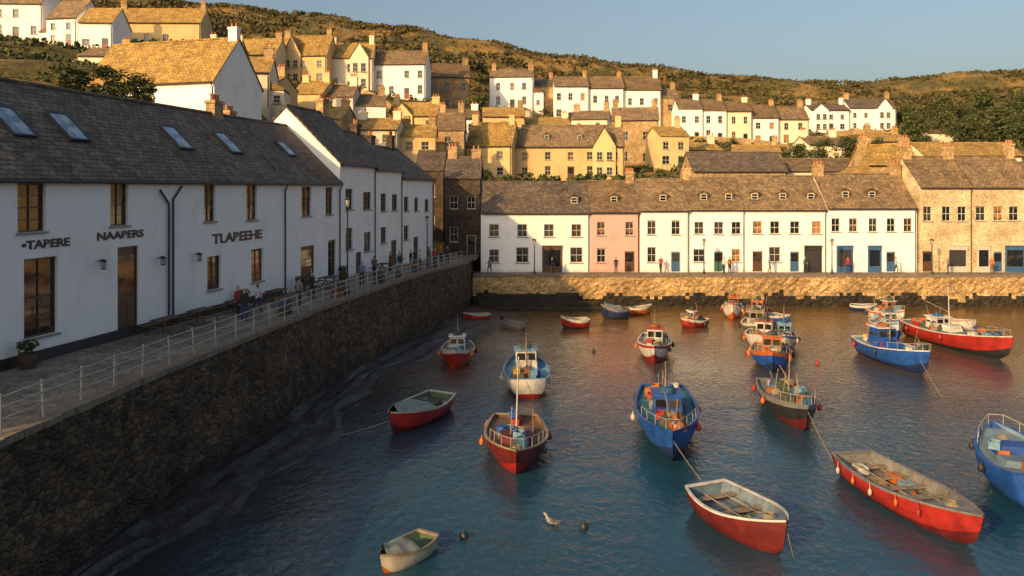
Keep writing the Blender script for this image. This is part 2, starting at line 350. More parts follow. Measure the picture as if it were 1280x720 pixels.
g=MB(); g.path([(-10,-.1,7.2),(-10,-.1,.1)],.055); g.build('downpipe',GUT,pub)
LAMPG=mat('lamp_glass',(.5,.47,.4),None,3,.2)
for px,py in ((122,335),(197,330),(243,325)):
    x=pubx(px); Y=fy(px); z=wz(py,Y)-pz_
    a=MB(); a.tube((x,0,z+.3),(x,-.3,z+.4),.025); a.lathe([(0,.42),(.16,.32),(.12,.28)],8,(x,-.3,z)); a.lathe([(.12,-.02),(.08,-.06),(0,-.06)],8,(x,-.3,z))
    for i in range(4):
        an=R(45+90*i); a.tube((x+.11*math.cos(an),-.3+.11*math.sin(an),z+.28),(x+.11*math.cos(an),-.3+.11*math.sin(an),z-.02),.012,k=4)
    o=a.build('wall_lantern',GUT,pub); MB().lathe([(0,-.01),(.08,0),(.1,.27),(0,.28)],8,(x,-.3,z)).build('lamp_glass',LAMPG,o)
def text(s,px0,px1,py,hpx):
    Y=fy((px0+px1)/2); x=pubx((px0+px1)/2); z=wz(py,Y)-pz_; W=(fy(px1)-fy(px0))*1.0205
    cu=bpy.data.curves.new('t','FONT'); cu.body=s; cu.align_x='CENTER'; cu.align_y='CENTER'; cu.extrude=.01; cu.offset=.035; cu.size=1; cu.space_character=.95
    o=bpy.data.objects.new('t',cu); C.objects.link(o); bpy.context.view_layer.update()
    me=bpy.data.meshes.new_from_object(o.evaluated_get(bpy.context.evaluated_depsgraph_get())); bpy.data.objects.remove(o)
    xs=[v.co.x for v in me.vertices]; ys=[v.co.y for v in me.vertices]
    sx=W/(max(xs)-min(xs)); sy=hpx*Y/1000/(max(ys)-min(ys))
    me.transform(Matrix.Rotation(R(90),4,'X')@Matrix.Diagonal((sx,sy,1,1))); me.materials.clear(); me.materials.append(GUT)
    t=link('lettering',me,pub,(x,-.02,z))
text('\u2022TABERE',28,88,305,11); text('NAABERS',122,180,294,10); text('TLABEEHE',267,329,296,12)
# ---- dark stone buildings at the corner
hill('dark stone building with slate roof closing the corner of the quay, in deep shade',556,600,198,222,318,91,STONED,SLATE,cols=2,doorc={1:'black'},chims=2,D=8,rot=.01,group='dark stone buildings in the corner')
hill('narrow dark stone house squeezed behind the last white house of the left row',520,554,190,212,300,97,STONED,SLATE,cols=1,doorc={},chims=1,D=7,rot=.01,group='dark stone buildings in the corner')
# ---- far quay row
def front(label,p0,p1,ridge,eave,wall,roofm,cols,doorc,chims,dorms,Y=84.6,fr=FR_W,name='house',shop=None):
    z=3.1; W=(p1-p0)*Y/1000-.02; x=wx((p0+p1)/2,Y); H=wz(eave,Y)-z; D=8; Rr=wz(ridge,Y+4)-(z+H)
    wi,do=autow(W,H,cols,doorc,gw=1.0)
    if shop:
        wi=[w for w in wi if w[1]>H*.4 or not any(-W/2+W*a-.7<w[0]<-W/2+W*b+.7 for a,b,_ in shop)]; do=[w for w in do if not any(-W/2+W*a-.7<w[0]<-W/2+W*b+.7 for a,b,_ in shop)]
    ch={0:[],1:[W/2-.5],2:[-W/2+.5,W/2-.5],-1:[-W/2+.5]}[chims]
    return house(label,(x,Y+random.uniform(-.08,.08),z),0,W,D,H,Rr,wall,roofm,wi,do,ch,[-W/2+W*f for f in dorms],'houses along the far quay',found=2,ov=.19,fr=fr,chm=STONE,name=name,shop=shop)
BLUED=DOORS['blue']
front('wide shaded white house at the left end of the far quay, beside the pink house',601,738,229,266,W_,SLATE,4,{2:'brown'},0,(.86,),shop=[(.56,.74,FR_B)])
front('small pink house between two white houses on the far quay',738,800,228,265,PINK,SLATEB,2,{1:'brown'},1,(.5,))
front('white house directly right of the pink house on the far quay',800,862,226,263,W_,SLATEB,2,{1:'blue'},0,(.5,))
front('white house with two dormers and green door, second right of the pink house',862,932,224,262,W_,SLATEB,3,{1:'green'},-1,(.3,.75))
front('long white house with blue central door and three dormers in the far quay row',932,1034,222,262,W_,SLATEB,4,{2:'blue',0:'brown'},0,(.15,.5,.85),shop=[(.72,.93,GUT)])
front('white house with a blue shopfront at the right end of the white row',1034,1146,219,260,W_,SLATEB,5,{1:'blue',3:'blue'},2,(.25,.55),shop=[(.1,.28,BLUED),(.45,.6,BLUED)])
front('tan stone house taller than the white row, right part of the far quay',1150,1216,198,234,TANST,SLATEB,3,{0:'brown',2:'red'},2,(),shop=[(.52,.9,FR_W)])
front('tan stone house with white and blue shopfronts at the right edge of the quay',1216,1296,197,234,TANST,SLATEB,4,{1:'blue'},1,(),shop=[(.06,.26,FR_W),(.5,.8,BLUED)])
front('stone house beyond the right edge of the far quay row',1296,1370,205,240,TANST,SLATEB,3,{1:'blue'},1,())
# ---------------------------------------------------------------- hillside houses
hill('broad gold stone guesthouse with two dormers just above the far quay row',642,780,158,183,226,122,OCHRE,SLATEB,5,{2:'brown'},2,(.3,.6),rot=-2,gable=.82)
hill('gold house with steep roof left of the broad guesthouse',582,640,155,182,226,120,OCHRE,SLATEG,2,{},2,())
hill('tall narrow stone house with tall chimneys above the harbour corner',546,580,140,162,215,116,STONE,SLATEB,1,{},2,())
hill('tall gold stone house with chimneys right of the broad guesthouse',765,823,136,150,212,138,STONE,SLATEB,2,{},2,())
hill('low house with dark grey roof behind the middle of the far quay row',866,984,192,214,232,104,STONE,SLATE,4,{1:'brown'},0,(),rot=2)
hill('brown roofed annexe behind the white row, right of the dark roofed house',985,1084,200,214,230,108,CREAM,SLATEB,3,{},0,(),rot=-2)
hill('stone gabled house with big chimney behind the right end of the white row',1086,1150,183,206,230,100,STONE,SLATEG,2,{},2,())
hill('cream house half hidden behind the tan stone houses of the far quay',1155,1280,180,195,225,112,CREAM,SLATEG,4,{},0,(),rot=2)
for i,(a,b,w,l) in enumerate([(693,736,W_,'left house of the white upper terrace of three'),(736,780,W_,'middle house of the white upper terrace of three'),(780,826,W_,'right house of the white upper terrace of three')]):
    hill(l,a,b,97,108+i*2,153+i*4,170+i*.6,w,SLATEB,3,None,1,rot=.01)
hill('white detached house left of the white upper terrace below the moor',612,666,88,96,137,172,W_,SLATEB,3,None,2)
hill('small grey stone house between the white detached house and the upper terrace',668,691,100,108,140,176,STONE,SLATE,1,{},1)
hill('gold stone house with dark roof standing alone left of the white detached house',533,588,81,96,138,162,STONE,SLATEB,3,None,2)
hill('small stone cottage between the two white terraces on the hill',826,848,112,122,165,172,STONE,SLATEB,1,{},1)
for i,(a,b,w,l) in enumerate([(848,878,W_,'first white house of the lower right hillside terrace'),(878,908,W_,'second white house of the lower right hillside terrace'),(908,940,CREAM,'third cream house of the lower right hillside terrace'),(940,974,W_,'fourth house of the lower right hillside terrace'),(974,1011,CREAM,'cream end house of the lower right hillside terrace')]):
    hill(l,a,b,[125,126,128,132,134][i],[136,138,139,147,149][i],[178,179,180,183,184][i],165+i*.5,w,SLATEB,[2,2,2,2,2][i],None,1,rot=.01)
hill('bright white house with front gable, left half of the pair at the wood edge',1014,1062,131,138,166,185,W_,SLATE,3,None,2,rot=.01,gable=.25)
hill('bright white house with front gable, right half of the pair at the wood edge',1062,1120,124,135,165,185.5,W_,SLATE,4,None,2,rot=.01,gable=.75)
hill('white house with dark roof at the right end of the upper left terrace',466,532,65,80,124,152,W_,SLATEB,4,None,2,rot=-3)
hill('cream house in the middle of the upper left terrace',410,466,55,72,116,150,CREAM,SLATEG,3,None,2,gable=.7)
hill('gold house with golden roof at the left of the upper left terrace',346,409,46,69,108,147,OCHRE,SLATEG,3,None,2,gable=.3)
hill('low cream house with golden roof left of the upper left terrace',272,345,50,68,98,142,CREAM,SLATEG,3,None,1)
hill('long low ochre house with golden roof on the top left skyline',142,250,12,28,54,150,OCHRE,SLATEG,4,None,2,rot=2)
hill('white house cut by the top left corner of the view',-30,52,-28,3,50,132,W_,SLATEB,4,None,2,rot=2)
hill('white gabled cottage second from the top left corner',56,98,2,22,58,128,W_,SLATEB,2,None,1)
hill('small white cottage beside the long low house on the top left skyline',99,140,12,28,62,126,W_,SLATEG,2,None,0)
hill('small gold house in the lower cluster under the upper left terrace, leftmost',366,404,103,117,150,118,OCHRE,SLATEG,2,None,2)
hill('cream cottage second in the lower cluster under the upper left terrace',405,441,108,121,152,119,CREAM,SLATEB,2,None,1)
hill('white cottage third in the lower cluster under the upper left terrace',442,482,120,132,165,121,W_,SLATEB,2,None,2)
hill('gold cottage rightmost in the lower cluster with warm slate roof',484,545,130,145,185,124,OCHRE,SLATEG,3,None,2,gable=.3)
hill('little cream house with golden roof just above the tall white gabled quay house',440,496,150,162,205,104,CREAM,SLATEG,2,{},2)
hill('ochre house with twin chimneys between the quay row and the corner buildings',500,544,158,170,215,106,OCHRE,SLATEG,2,{},2)
hill('white house tucked below the lone gold stone house',538,600,138,148,186,136,W_,SLATEB,3,None,2)
hill('ochre house right of the tucked away white house, below the moor',604,656,136,146,184,146,OCHRE,SLATEG,3,None,1)
hill('cream house between the broad guesthouse and the white upper terrace',660,714,148,156,192,150,CREAM,SLATEG,2,None,2)
hill('cream cottage above the low dark roofed house, right of the tall chimneyed one',850,905,180,188,214,135,CREAM,SLATEG,2,None,1)
hill('ochre cottage with golden roof above the far quay, left of the round tree',918,975,183,191,214,132,OCHRE,SLATEG,2,None,1)
hill('cream cottage with lichen roof behind the pub ridge, right of the big gable',280,336,74,90,135,92,CREAM,SLATEG,2,{},1)
for a,b,rd,ev,bs,Y,wl,rf,l in ((392,428,136,148,182,101,STONE,SLATEG,'small stone cottage just above the roof of the tall white gabled house'),
 (300,344,96,108,142,108,OCHRE,SLATEG,'ochre cottage right of the narrow house with the tall gold chimney'),
 (714,760,140,149,178,150,CREAM,SLATEB,'cream cottage behind the right chimney of the broad guesthouse'),
 (824,862,160,170,212,126,OCHRE,SLATEG,'ochre house right of the tall gold stone house'),
 (1010,1058,172,181,205,142,CREAM,SLATEB,'cream cottage below the left half of the bright white pair'),
 (1092,1138,168,177,204,140,OCHRE,SLATEG,'ochre cottage below the right half of the bright white pair'),
 (255,296,52,62,88,134,CREAM,SLATEG,'cream cottage behind the big white gable on the left hill'),
 (98,150,62,70,92,112,CREAM,SLATEB,'low cream cottage above the large golden roofed house'),
 (1160,1200,158,166,188,158,CREAM,SLATEB,'cream cottage among the trees on the right hillside')):
    hill(l,a,b,rd,ev,bs,Y,wl,rf,2,None,random.choice([1,2]))
bx,bY=wx(172,80),80; bz=wz(150,80)
house('large house with golden lichened roof and white gable end behind the pub',(bx+1,bY,bz),R(-16),15.5,8,3.8,4.6,W_,SLATEG,[],[],[7.2],[],'houses stepped up the hillside',found=8,ov=.3,chm=W_)
for d in ((-8,2),(0,0),(8,-2),(0,8)): CP.append((bx+d[0],bY+d[1],bz))
house('narrow house with tall gold chimney wedged behind the pub roof',(wx(322,64),64,9),TH,5,5,6.0,2.2,CREAM,SLATE,[],[],[0],[],'houses stepped up the hillside',found=5,chm=STONE)
# ---------------------------------------------------------------- terrain
ES=[(-14.2,-60),(-14.2,22.2),(-13.4,30.4),(-12.5,36.8),(-11.2,46.7),(-8.5,60.9),(-4.5,79),(-4.2,85)]
def xe(Y): return np.interp(Y,[e[1] for e in ES],[e[0] for e in ES])
for px,py in ((-300,-30),(0,-22),(100,-5),(190,5),(300,18),(400,28),(500,42),(600,60),(700,78),(800,90),(900,103),(1000,110),(1100,107),(1180,99),(1280,95),(1500,90),(1900,100)):
    CP.append((wx(px,430),430,wz(py,430))); CP.append((wx(px,520),520,wz(py,430)-4)); CP.append((wx(px,330),330,wz(py+ (22 if px>600 else 16),330)))
for px,py in ((-200,10),(0,12),(200,28),(400,60),(550,82),(700,106),(850,126),(1000,140),(1100,150),(1200,148),(1300,150),(1500,150)):
    CP.append((wx(px,240),240,wz(py,240)))
for px,py in ((1150,178),(1220,182),(1300,185),(1500,190)): CP.append((wx(px,160),160,wz(py,160)))
for px,py,Y in ((60,80,100),(150,88,105),(250,90,110),(100,130,66),(180,135,66),(30,100,75)): CP.append((wx(px,Y),Y,wz(py,Y)))
for x,y,z in ((-60,-40,5),(-100,0,5),(-60,20,5),(-35,20,5),(-35,45,5),(-120,40,7),(-200,60,14),(90,90,3),(120,100,5),(200,90,5),(60,92,3),(-200,-200,5),(0,93,3.5),(20,93,3.5),(40,93,3.5),(-15,90,5),(300,200,20),(600,100,10),(-600,100,20),(-1200,1000,30),(1200,1000,30),(0,1200,50),(500,1200,40),(-600,700,60),(600,700,50),(1000,100,5)): CP.append((x,y,z))
cp=np.array(CP)
def idw(x,y):
    x=np.asarray(x,float).ravel(); y=np.asarray(y,float).ravel(); out=np.zeros(len(x))
    for s in range(0,len(x),20000):
        d=(x[s:s+20000,None]-cp[None,:,0])**2+(y[s:s+20000,None]-cp[None,:,1])**2
        w=1/(d+12)**2.2; out[s:s+20000]=(w*cp[None,:,2]).sum(1)/w.sum(1)
    return out
def tz(x,y):
    x=np.asarray(x,float).ravel(); y=np.asarray(y,float).ravel()
    z=idw(x,y); d=np.maximum(xe(y)-x,y-81.5)
    left=(xe(y)-x)>(y-81.5)
    z=np.minimum(z,np.where(left,4.6+np.maximum(0,d-14)*1.6,2.7+np.maximum(0,d-11)*1.5))
    t=np.clip((d-1)/4,0,1); t=t*t*(3-2*t)
    return -4+(z+4)*t
gx=np.concatenate([np.linspace(-1500,-220,20,endpoint=False),np.arange(-220,-60,5),np.arange(-60,120,2.2),np.arange(120,330,5),np.linspace(330,1500,22)])
gy=np.concatenate([np.linspace(-400,0,10,endpoint=False),np.arange(0,76,3.),np.arange(76,200,2.2),np.arange(200,520,5),np.linspace(520,1500,16)])
GX,GY=np.meshgrid(gx,gy); GZ=tz(GX,GY)
fx,fy2=GX.ravel(),GY.ravel()
nz=np.array([noise.fractal((a*.02,b*.02,0),1,2,4) for a,b in zip(fx,fy2)])
GZ=GZ+nz*np.clip((fy2-190)/60,0,1)*2.2
nX=len(gx); faces=[(j*nX+i,j*nX+i+1,(j+1)*nX+i+1,(j+1)*nX+i) for j in range(len(gy)-1) for i in range(nX-1)]
me=bpy.data.meshes.new('hill_terrain'); me.from_pydata(list(zip(fx.tolist(),fy2.tolist(),GZ.tolist())),[],faces); me.polygons.foreach_set('use_smooth',[True]*len(faces))
m,nt,b=newmat('moor'); L=nt.links.new
tc=N(nt,'ShaderNodeTexCoord'); n1=N(nt,'ShaderNodeTexNoise',Scale=.035,Detail=8.0,Roughness=.7); L(tc.outputs['Object'],n1.inputs['Vector'])
n2=N(nt,'ShaderNodeTexNoise',Scale=.5,Detail=8.0,Roughness=.75); L(tc.outputs['Object'],n2.inputs['Vector'])
a1=ramp(nt,n1.outputs[0],.42,.58,(.10,.09,.025),(.34,.21,.065)); a2=ramp(nt,n2.outputs[0],.35,.65,(.35,.4,.35),(1.3,1.25,1.1))
L(mixc(nt,1.0,a1,a2,'MULTIPLY'),b.inputs['Base Color']); b.inputs['Roughness'].default_value=.95
bp=N(nt,'ShaderNodeBump'); bp.inputs['Strength'].default_value=1; bp.inputs['Distance'].default_value=.8; L(n2.outputs[0],bp.inputs['Height']); L(bp.outputs[0],b.inputs['Normal'])
me.materials.append(m); struct(link('hill_terrain',me))
for x0p,x1p,Y,l in ((600,690,158,'low stone garden wall below the white detached house'),(695,835,160,'long stone garden wall below the white upper terrace'),(845,1010,157,'stone garden wall below the lower right hillside terrace'),(400,535,143,'stone garden wall below the upper left terrace'),(1015,1125,176,'stone garden wall below the bright white pair'),(150,260,142,'stone wall below the long low ochre house')):
    q=MB(); n=24; P=[(wx(x0p+(x1p-x0p)*i/n,Y),Y+random.uniform(-.1,.1)) for i in range(n+1)]; Zt=tz([p[0] for p in P],[p[1] for p in P])+1.1
    for i in range(n):
        (xa,ya),(xb,yb)=P[i],P[i+1]; za,zb=float(Zt[i])+random.uniform(-.05,.05),float(Zt[i+1])
        q.face([(xa,ya,za-3),(xb,yb,zb-3),(xb,yb,zb),(xa,ya,za)]); q.face([(xa,ya,za),(xb,yb,zb),(xb,yb+.4,zb),(xa,ya+.4,za)])
    tag(q.build('garden_wall',STONE),l,'garden wall','garden walls on the hillside')
# ---------------------------------------------------------------- foliage
def leafmat(name,a,b_):
    m,nt,b=newmat(name); L=nt.links.new
    g=N(nt,'ShaderNodeNewGeometry'); tc=N(nt,'ShaderNodeTexCoord'); n=N(nt,'ShaderNodeTexNoise',Scale=.25,Detail=3.0); L(tc.outputs['Object'],n.inputs['Vector'])
    mx=N(nt,'ShaderNodeMath',operation='MULTIPLY_ADD'); mx.inputs[1].default_value=.4; L(g.outputs['Random Per Island'],mx.inputs[0]); L(n.outputs[0],mx.inputs[2])
    L(ramp(nt,mx.outputs[0],.4,.95,a,b_),b.inputs['Base Color']); b.inputs['Roughness'].default_value=.8; return m
LEAF=leafmat('scrub_leaves',(.022,.034,.01),(.13,.10,.028)); LEAF2=leafmat('tree_leaves',(.025,.045,.012),(.10,.11,.03)); BARK=mat('bark',(.09,.065,.045),None,4,.9)
rs=np.random.RandomState(4)
def leaves(cen,rad,nper,size,flat=.7):
    n=len(cen); c=np.repeat(cen,nper,0); r=np.repeat(rad,nper)
    d=rs.normal(size=(len(c),3)); d/=np.linalg.norm(d,axis=1)[:,None]; d*= (rs.rand(len(c),1)**.4); d[:,2]=d[:,2]*flat
    p=c+d*r[:,None]
    a=rs.normal(size=(len(c),3)); a/=np.linalg.norm(a,axis=1)[:,None]; b=np.cross(a,rs.normal(size=(len(c),3))); b/=np.linalg.norm(b,axis=1)[:,None]
    s=(size*(.6+.8*rs.rand(len(c),1)))*(r/r.mean())[:,None]
    q=np.stack([p-a*s-b*s*.6,p+a*s*.9-b*s*.5,p+a*s+b*s*.6,p-a*s*.7+b*s*.7],1).reshape(-1,3)
    return q
def qmesh(name,q,m):
    me=bpy.data.meshes.new(name); n=len(q)//4; me.from_pydata(q.tolist(),[],[(4*i,4*i+1,4*i+2,4*i+3) for i in range(n)]); me.materials.append(m); return me
Y=rs.uniform(195,430,17000); U=rs.uniform(-.75,.75,17000); X=U*Y
dens=np.array([noise.noise((x*.018,y*.018,3)) for x,y in zip(X,Y)])
keep=(dens>-.25)&(Y>200); X,Y=X[keep],Y[keep]; Z=tz(X,Y)
rad=rs.uniform(1.0,2.8,len(X))
o=link('hillside_scrub',qmesh('hillside_scrub',leaves(np.stack([X,Y,Z+.4],1),rad,16,.42,.5),LEAF)); o['kind']='stuff'; o['label']='dark gorse and scrub covering the moor behind the town'; o['category']='scrub'
Y=rs.uniform(97,200,3600); U=rs.uniform(-.68,.68,3600); X=U*Y; Z=tz(X,Y)
rad=rs.uniform(.5,1.3,len(X))
o=link('garden_bushes',qmesh('garden_bushes',leaves(np.stack([X,Y,Z+.2],1),rad,16,.25,.7),LEAF2)); o['kind']='stuff'; o['label']='low garden bushes between the hillside houses'; o['category']='bushes'
TV=[]
for v in range(4):
    cs=[];rr=[]
    for i in range(34):
        a=rs.uniform(0,6.28); h=rs.uniform(.16,.95); w=.40*math.sin(math.pi*min(1,(h+.12)/1.15))**.8
        rad_=w*rs.uniform(.2,1); cs.append((math.cos(a)*rad_,math.sin(a)*rad_,h)); rr.append(rs.uniform(.1,.19))
    q=leaves(np.array(cs),np.array(rr),80,.021,.85)
    t=MB(); t.tube((0,0,-.15),(.02,.01,.35),.035,.025,7); t.tube((.02,.01,.35),(-.03,.02,.7),.025,.01,6)
    for i in range(6): c=cs[i]; t.tube((.01,.01,.2+.06*i),c,.014,.004,5)
    tr=t.build('trunk',BARK); TV.append((qmesh('crown',q,LEAF2),tr.data)); bpy.data.objects.remove(tr)
def tree(px,py,Y,h,label,wide=1.1):
    x=wx(px,Y); z=float(tz(x,Y)[0]); v=random.choice(TV)
    r=thing('tree',label,'tree',(x,Y,z-.1),random.uniform(0,6),'trees among the hillside houses'); wide*=random.uniform(.85,1.2); r.scale=(h*wide,h*wide,h)
    link('crown',v[0],r); link('trunk',v[1],r)
for px,py,Y,h,l,w in ((92,125,64,3.0,'leftmost dark bushy tree behind the pub roof',1.7),(132,125,65,3.2,'middle dark bushy tree behind the pub roof',1.7),(172,130,66,2.8,'right dark bushy tree behind the pub roof',1.7),
 (14,95,82,4,'tree at the far left edge above the pub roof',1.4),(258,80,120,5,'small tree behind the white gable on the left hill',1.1),(598,130,155,8,'dark tree left of the white detached house',.9),
 (560,120,190,7,'tree on the slope above the lone gold stone house',1.1),(1000,205,128,4.5,'round tree below the cream end house of the lower right terrace',1.3),(1030,200,135,4.6,'first tree below the bright white pair',1.3),(1062,200,137,4.8,'second tree below the bright white pair',1.3),
 (1095,195,138,4.6,'third tree below the bright white pair',1.3),(1145,190,150,8,'tallest tree right of the bright white pair',1.1),(1180,185,160,8,'tree on the right hillside above the tan stone house',1.2),(1215,190,152,6.5,'bushy tree above the right end of the far quay',1.3),
 (1250,185,160,8,'second tree from the right edge of the hillside',1.2),(1285,185,150,7,'tree at the right edge of the hillside',1.2),(1165,185,180,7,'tree up the slope right of the bright white pair',1.3),(1232,180,178,7,'tree behind the others near the right edge',1.3),(836,205,128,4,'small tree between the tall stone house and the cottage',1.1),(745,140,200,6,'tree rising behind the white upper terrace',1.2),
 (1150,0,205,8,'leftmost tree of the upper wood on the right',1.3),(1178,0,215,8,'second tree of the upper wood on the right',1.3),(1205,0,205,8,'third tree of the upper wood on the right',1.4),(1232,0,215,8,'fourth tree of the upper wood on the right',1.3),(1258,0,205,8,'fifth tree of the upper wood on the right',1.4),(1282,0,212,8,'last tree of the upper wood at the right edge',1.3),(1195,0,190,8,'front tree of the upper wood on the right',1.3),(1265,0,188,8,'front right tree of the upper wood at the edge',1.3),
 (645,150,160,5,'small tree in front of the white detached house',1.1),(455,70,190,7,'tree behind the cream upper left house',1.2),(320,50,190,7,'tree behind the low golden roofed house',1.2),(960,130,200,6,'tree behind the lower right terrace',1.2),(1130,160,190,7,'tree against the right side of the bright white pair',1.0)):
    tree(px,py,Y,h,l,w)
# ---------------------------------------------------------------- water, quays, mud
m,nt,b=newmat('harbour_water'); L=nt.links.new
tc=N(nt,'ShaderNodeTexCoord')
mp=N(nt,'ShaderNodeMapping'); mp.inputs['Scale'].default_value=(1,.75,1); mp.inputs['Rotation'].default_value=(0,0,.5); L(tc.outputs['Object'],mp.inputs[0])
n1=N(nt,'ShaderNodeTexNoise',Scale=3.0,Detail=4.0,Roughness=.6,Distortion=.7); L(mp.outputs[0],n1.inputs['Vector'])
n2=N(nt,'ShaderNodeTexNoise',Scale=.6,Detail=2.0); L(tc.outputs['Object'],n2.inputs['Vector'])
n3=N(nt,'ShaderNodeTexNoise',Scale=.07,Detail=3.0); L(tc.outputs['Object'],n3.inputs['Vector'])
ml=N(nt,'ShaderNodeMath',operation='MULTIPLY'); L(n1.outputs[0],ml.inputs[0]); L(ramp(nt,n3.outputs[0],.38,.62,(.4,.4,.4),(1,1,1)),ml.inputs[1])
ad=N(nt,'ShaderNodeMath',operation='MULTIPLY_ADD'); ad.inputs[1].default_value=.8; L(n2.outputs[0],ad.inputs[0]); L(ml.outputs[0],ad.inputs[2])
bp=N(nt,'ShaderNodeBump'); bp.inputs['Strength'].default_value=.85; bp.inputs['Distance'].default_value=.095; L(ad.outputs[0],bp.inputs['Height']); L(bp.outputs[0],b.inputs['Normal'])
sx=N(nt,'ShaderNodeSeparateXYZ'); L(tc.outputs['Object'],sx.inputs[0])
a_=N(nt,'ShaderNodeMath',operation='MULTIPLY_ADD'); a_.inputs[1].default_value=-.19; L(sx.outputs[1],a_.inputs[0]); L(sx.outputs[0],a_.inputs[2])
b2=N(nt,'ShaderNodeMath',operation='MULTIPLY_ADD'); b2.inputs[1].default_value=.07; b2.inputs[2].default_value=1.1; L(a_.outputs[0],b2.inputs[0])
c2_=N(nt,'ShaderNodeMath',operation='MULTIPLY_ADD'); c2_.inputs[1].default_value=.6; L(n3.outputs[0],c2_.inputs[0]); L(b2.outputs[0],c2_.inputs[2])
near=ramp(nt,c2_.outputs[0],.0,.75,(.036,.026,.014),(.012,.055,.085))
# golden reflection toward the far quay painted into the base colour, over silty brown
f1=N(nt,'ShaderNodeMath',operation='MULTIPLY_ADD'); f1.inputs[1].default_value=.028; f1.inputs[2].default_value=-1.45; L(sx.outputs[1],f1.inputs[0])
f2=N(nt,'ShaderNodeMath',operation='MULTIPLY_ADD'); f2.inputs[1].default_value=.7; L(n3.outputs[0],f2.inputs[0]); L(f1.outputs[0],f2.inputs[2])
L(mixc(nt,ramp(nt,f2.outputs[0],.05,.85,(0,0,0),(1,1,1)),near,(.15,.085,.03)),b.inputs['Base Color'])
b.inputs['Roughness'].default_value=.07; b.inputs['IOR'].default_value=1.45
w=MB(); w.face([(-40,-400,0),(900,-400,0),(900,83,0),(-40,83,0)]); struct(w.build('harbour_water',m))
PAVE=mat('flagstone_paving',(.33,.285,.225),(.23,.20,.155),2.6,.85,.3,'rubble',dist=.015)
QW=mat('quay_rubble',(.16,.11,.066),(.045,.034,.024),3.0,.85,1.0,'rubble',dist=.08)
QWG=mat('far_quay_rubble',(.70,.50,.25),(.42,.30,.15),2.8,.9,1.0,'rubble',dist=.06)
WEED=mat('weed_covered_stone',(.045,.038,.018),(.018,.017,.010),3.0,.7,1.0,'rubble',dist=.08)
COP=mat('coping_granite',(.24,.195,.145),(.13,.105,.08),3,.85,.5)
MUD=mat('wet_mud',(.042,.030,.020),(.018,.014,.010),.8,.42,.9,dist=.2)
ys=[5+i*2 for i in range(44)]
q=MB()
for a,b_ in zip(ys,ys[1:]):
    ra=xe(a)-.3 if a<82 else -3.7; rb=xe(b_)-.3 if b_<82 else -3.7
    q.face([(FX(a)-.6,a,qz(a)),(ra,a,qz(a)),(rb,b_,qz(b_)),(FX(b_)-.6,b_,qz(b_))])
struct(q.build('quay_pavement',PAVE))
q=MB(); q.face([(-4.0,81.6,3.1),(150,81.6,3.1),(150,85.2,3.1),(-4.0,85.2,3.1)]); struct(q.build('far_quay_pavement',PAVE))
def band(pts,zt,z0,m,name,lab,copw=.6):
    P=[]; 
    for (x0,y0),(x1,y1) in zip(pts,pts[1:]):
        n=max(1,int(math.hypot(x1-x0,y1-y0)/.4))
        for i in range(n): P.append((x0+(x1-x0)*i/n,y0+(y1-y0)*i/n))
    P.append(pts[-1]); K=14; q=MB(); n=len(P)
    root=thing(name,lab,'harbour wall',(0,0,0))
    V=[]
    for i,(x,y) in enumerate(P):
        a=P[max(0,i-1)]; b_=P[min(n-1,i+1)]; dx,dy=b_[0]-a[0],b_[1]-a[1]; l=math.hypot(dx,dy); nx,ny=dy/l,-dx/l
        top=zt(y)-.16
        for k in range(K+1):
            z=z0+(top-z0)*k/K; o_=random.uniform(-.1,.1)+(1-k/K)*.45+.16*noise.noise((x*.4,y*.4,z*.5)) if k<K else 0
            V.append((x+nx*o_,y+ny*o_,z))
    q.v=V
    for i in range(n-1):
        for k in range(K):
            A=i*(K+1)+k; q.f.append((A,A+K+1,A+K+2,A+1)); q.m.append(0 if V[A][2]>.9+1.0*noise.noise((i*.15,0,0))+.5*noise.noise((i*.9,k,0)) else 1)
    q.build('wall_face',[m,WEED],root)
    c=MB(); i=0
    while i<n-3:
        st=random.choice((2,3)); (x,y),(x2,y2)=P[i],P[i+st]; dx,dy=x2-x,y2-y; l=math.hypot(dx,dy); ux,uy=dx/l,dy/l; nx,ny=uy,-ux; g=.02; hh=random.uniform(-.02,.02); oo=random.uniform(.03,.13)
        A=[]
        for z in (zt(y)-.18,zt(y)+.04+hh):
            for s,o_ in ((g,oo),(l-g,oo),(l-g,-copw),(g,-copw)): A.append((x+ux*s+nx*o_,y+uy*s+ny*o_,z))
        nn=len(c.v); c.v+=A
        for f in ((3,2,1,0),(4,5,6,7),(0,1,5,4),(1,2,6,5),(2,3,7,6),(3,0,4,7)): c.f.append(tuple(nn+i_ for i_ in f)); c.m.append(0)
        i+=st
    c.build('coping',COP,root)
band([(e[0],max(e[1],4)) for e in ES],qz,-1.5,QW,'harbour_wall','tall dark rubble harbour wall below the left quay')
band([(-4.0,81.4),(150,81.4)],lambda y:3.12,-1.5,QWG,'harbour_wall','low golden stone harbour wall in front of the far houses')
q=MB(); KM=14; yy=[5+i for i in range(76)]
def fm(y): return 2.9+.9*math.sin(y*.21)+.5*math.sin(y*.7)+max(0,(y-48)*.12)
def PM_(y,k): t=k/KM; return (xe(y)+.2+t*fm(y)*1.25,y,.42-.58*t+.13*noise.noise((y*.45,k*.5,1))+.06*noise.noise((y*1.7,k*1.3,4)))
for a,b_ in zip(yy,yy[1:]):
    for k in range(KM): q.face([PM_(a,k),PM_(a,k+1),PM_(b_,k+1),PM_(b_,k)])
struct(q.build('mud_bank',MUD,smooth=True))
q=MB(); 
for i,(x0,x1,h) in enumerate(((-3.5,6.5,1.3),(-3.3,8.5,.75),(-3.1,10.5,.3))): q.box(x0,x1,80.95-1.1*(i+1),80.95-1.1*i,-1.2,h)
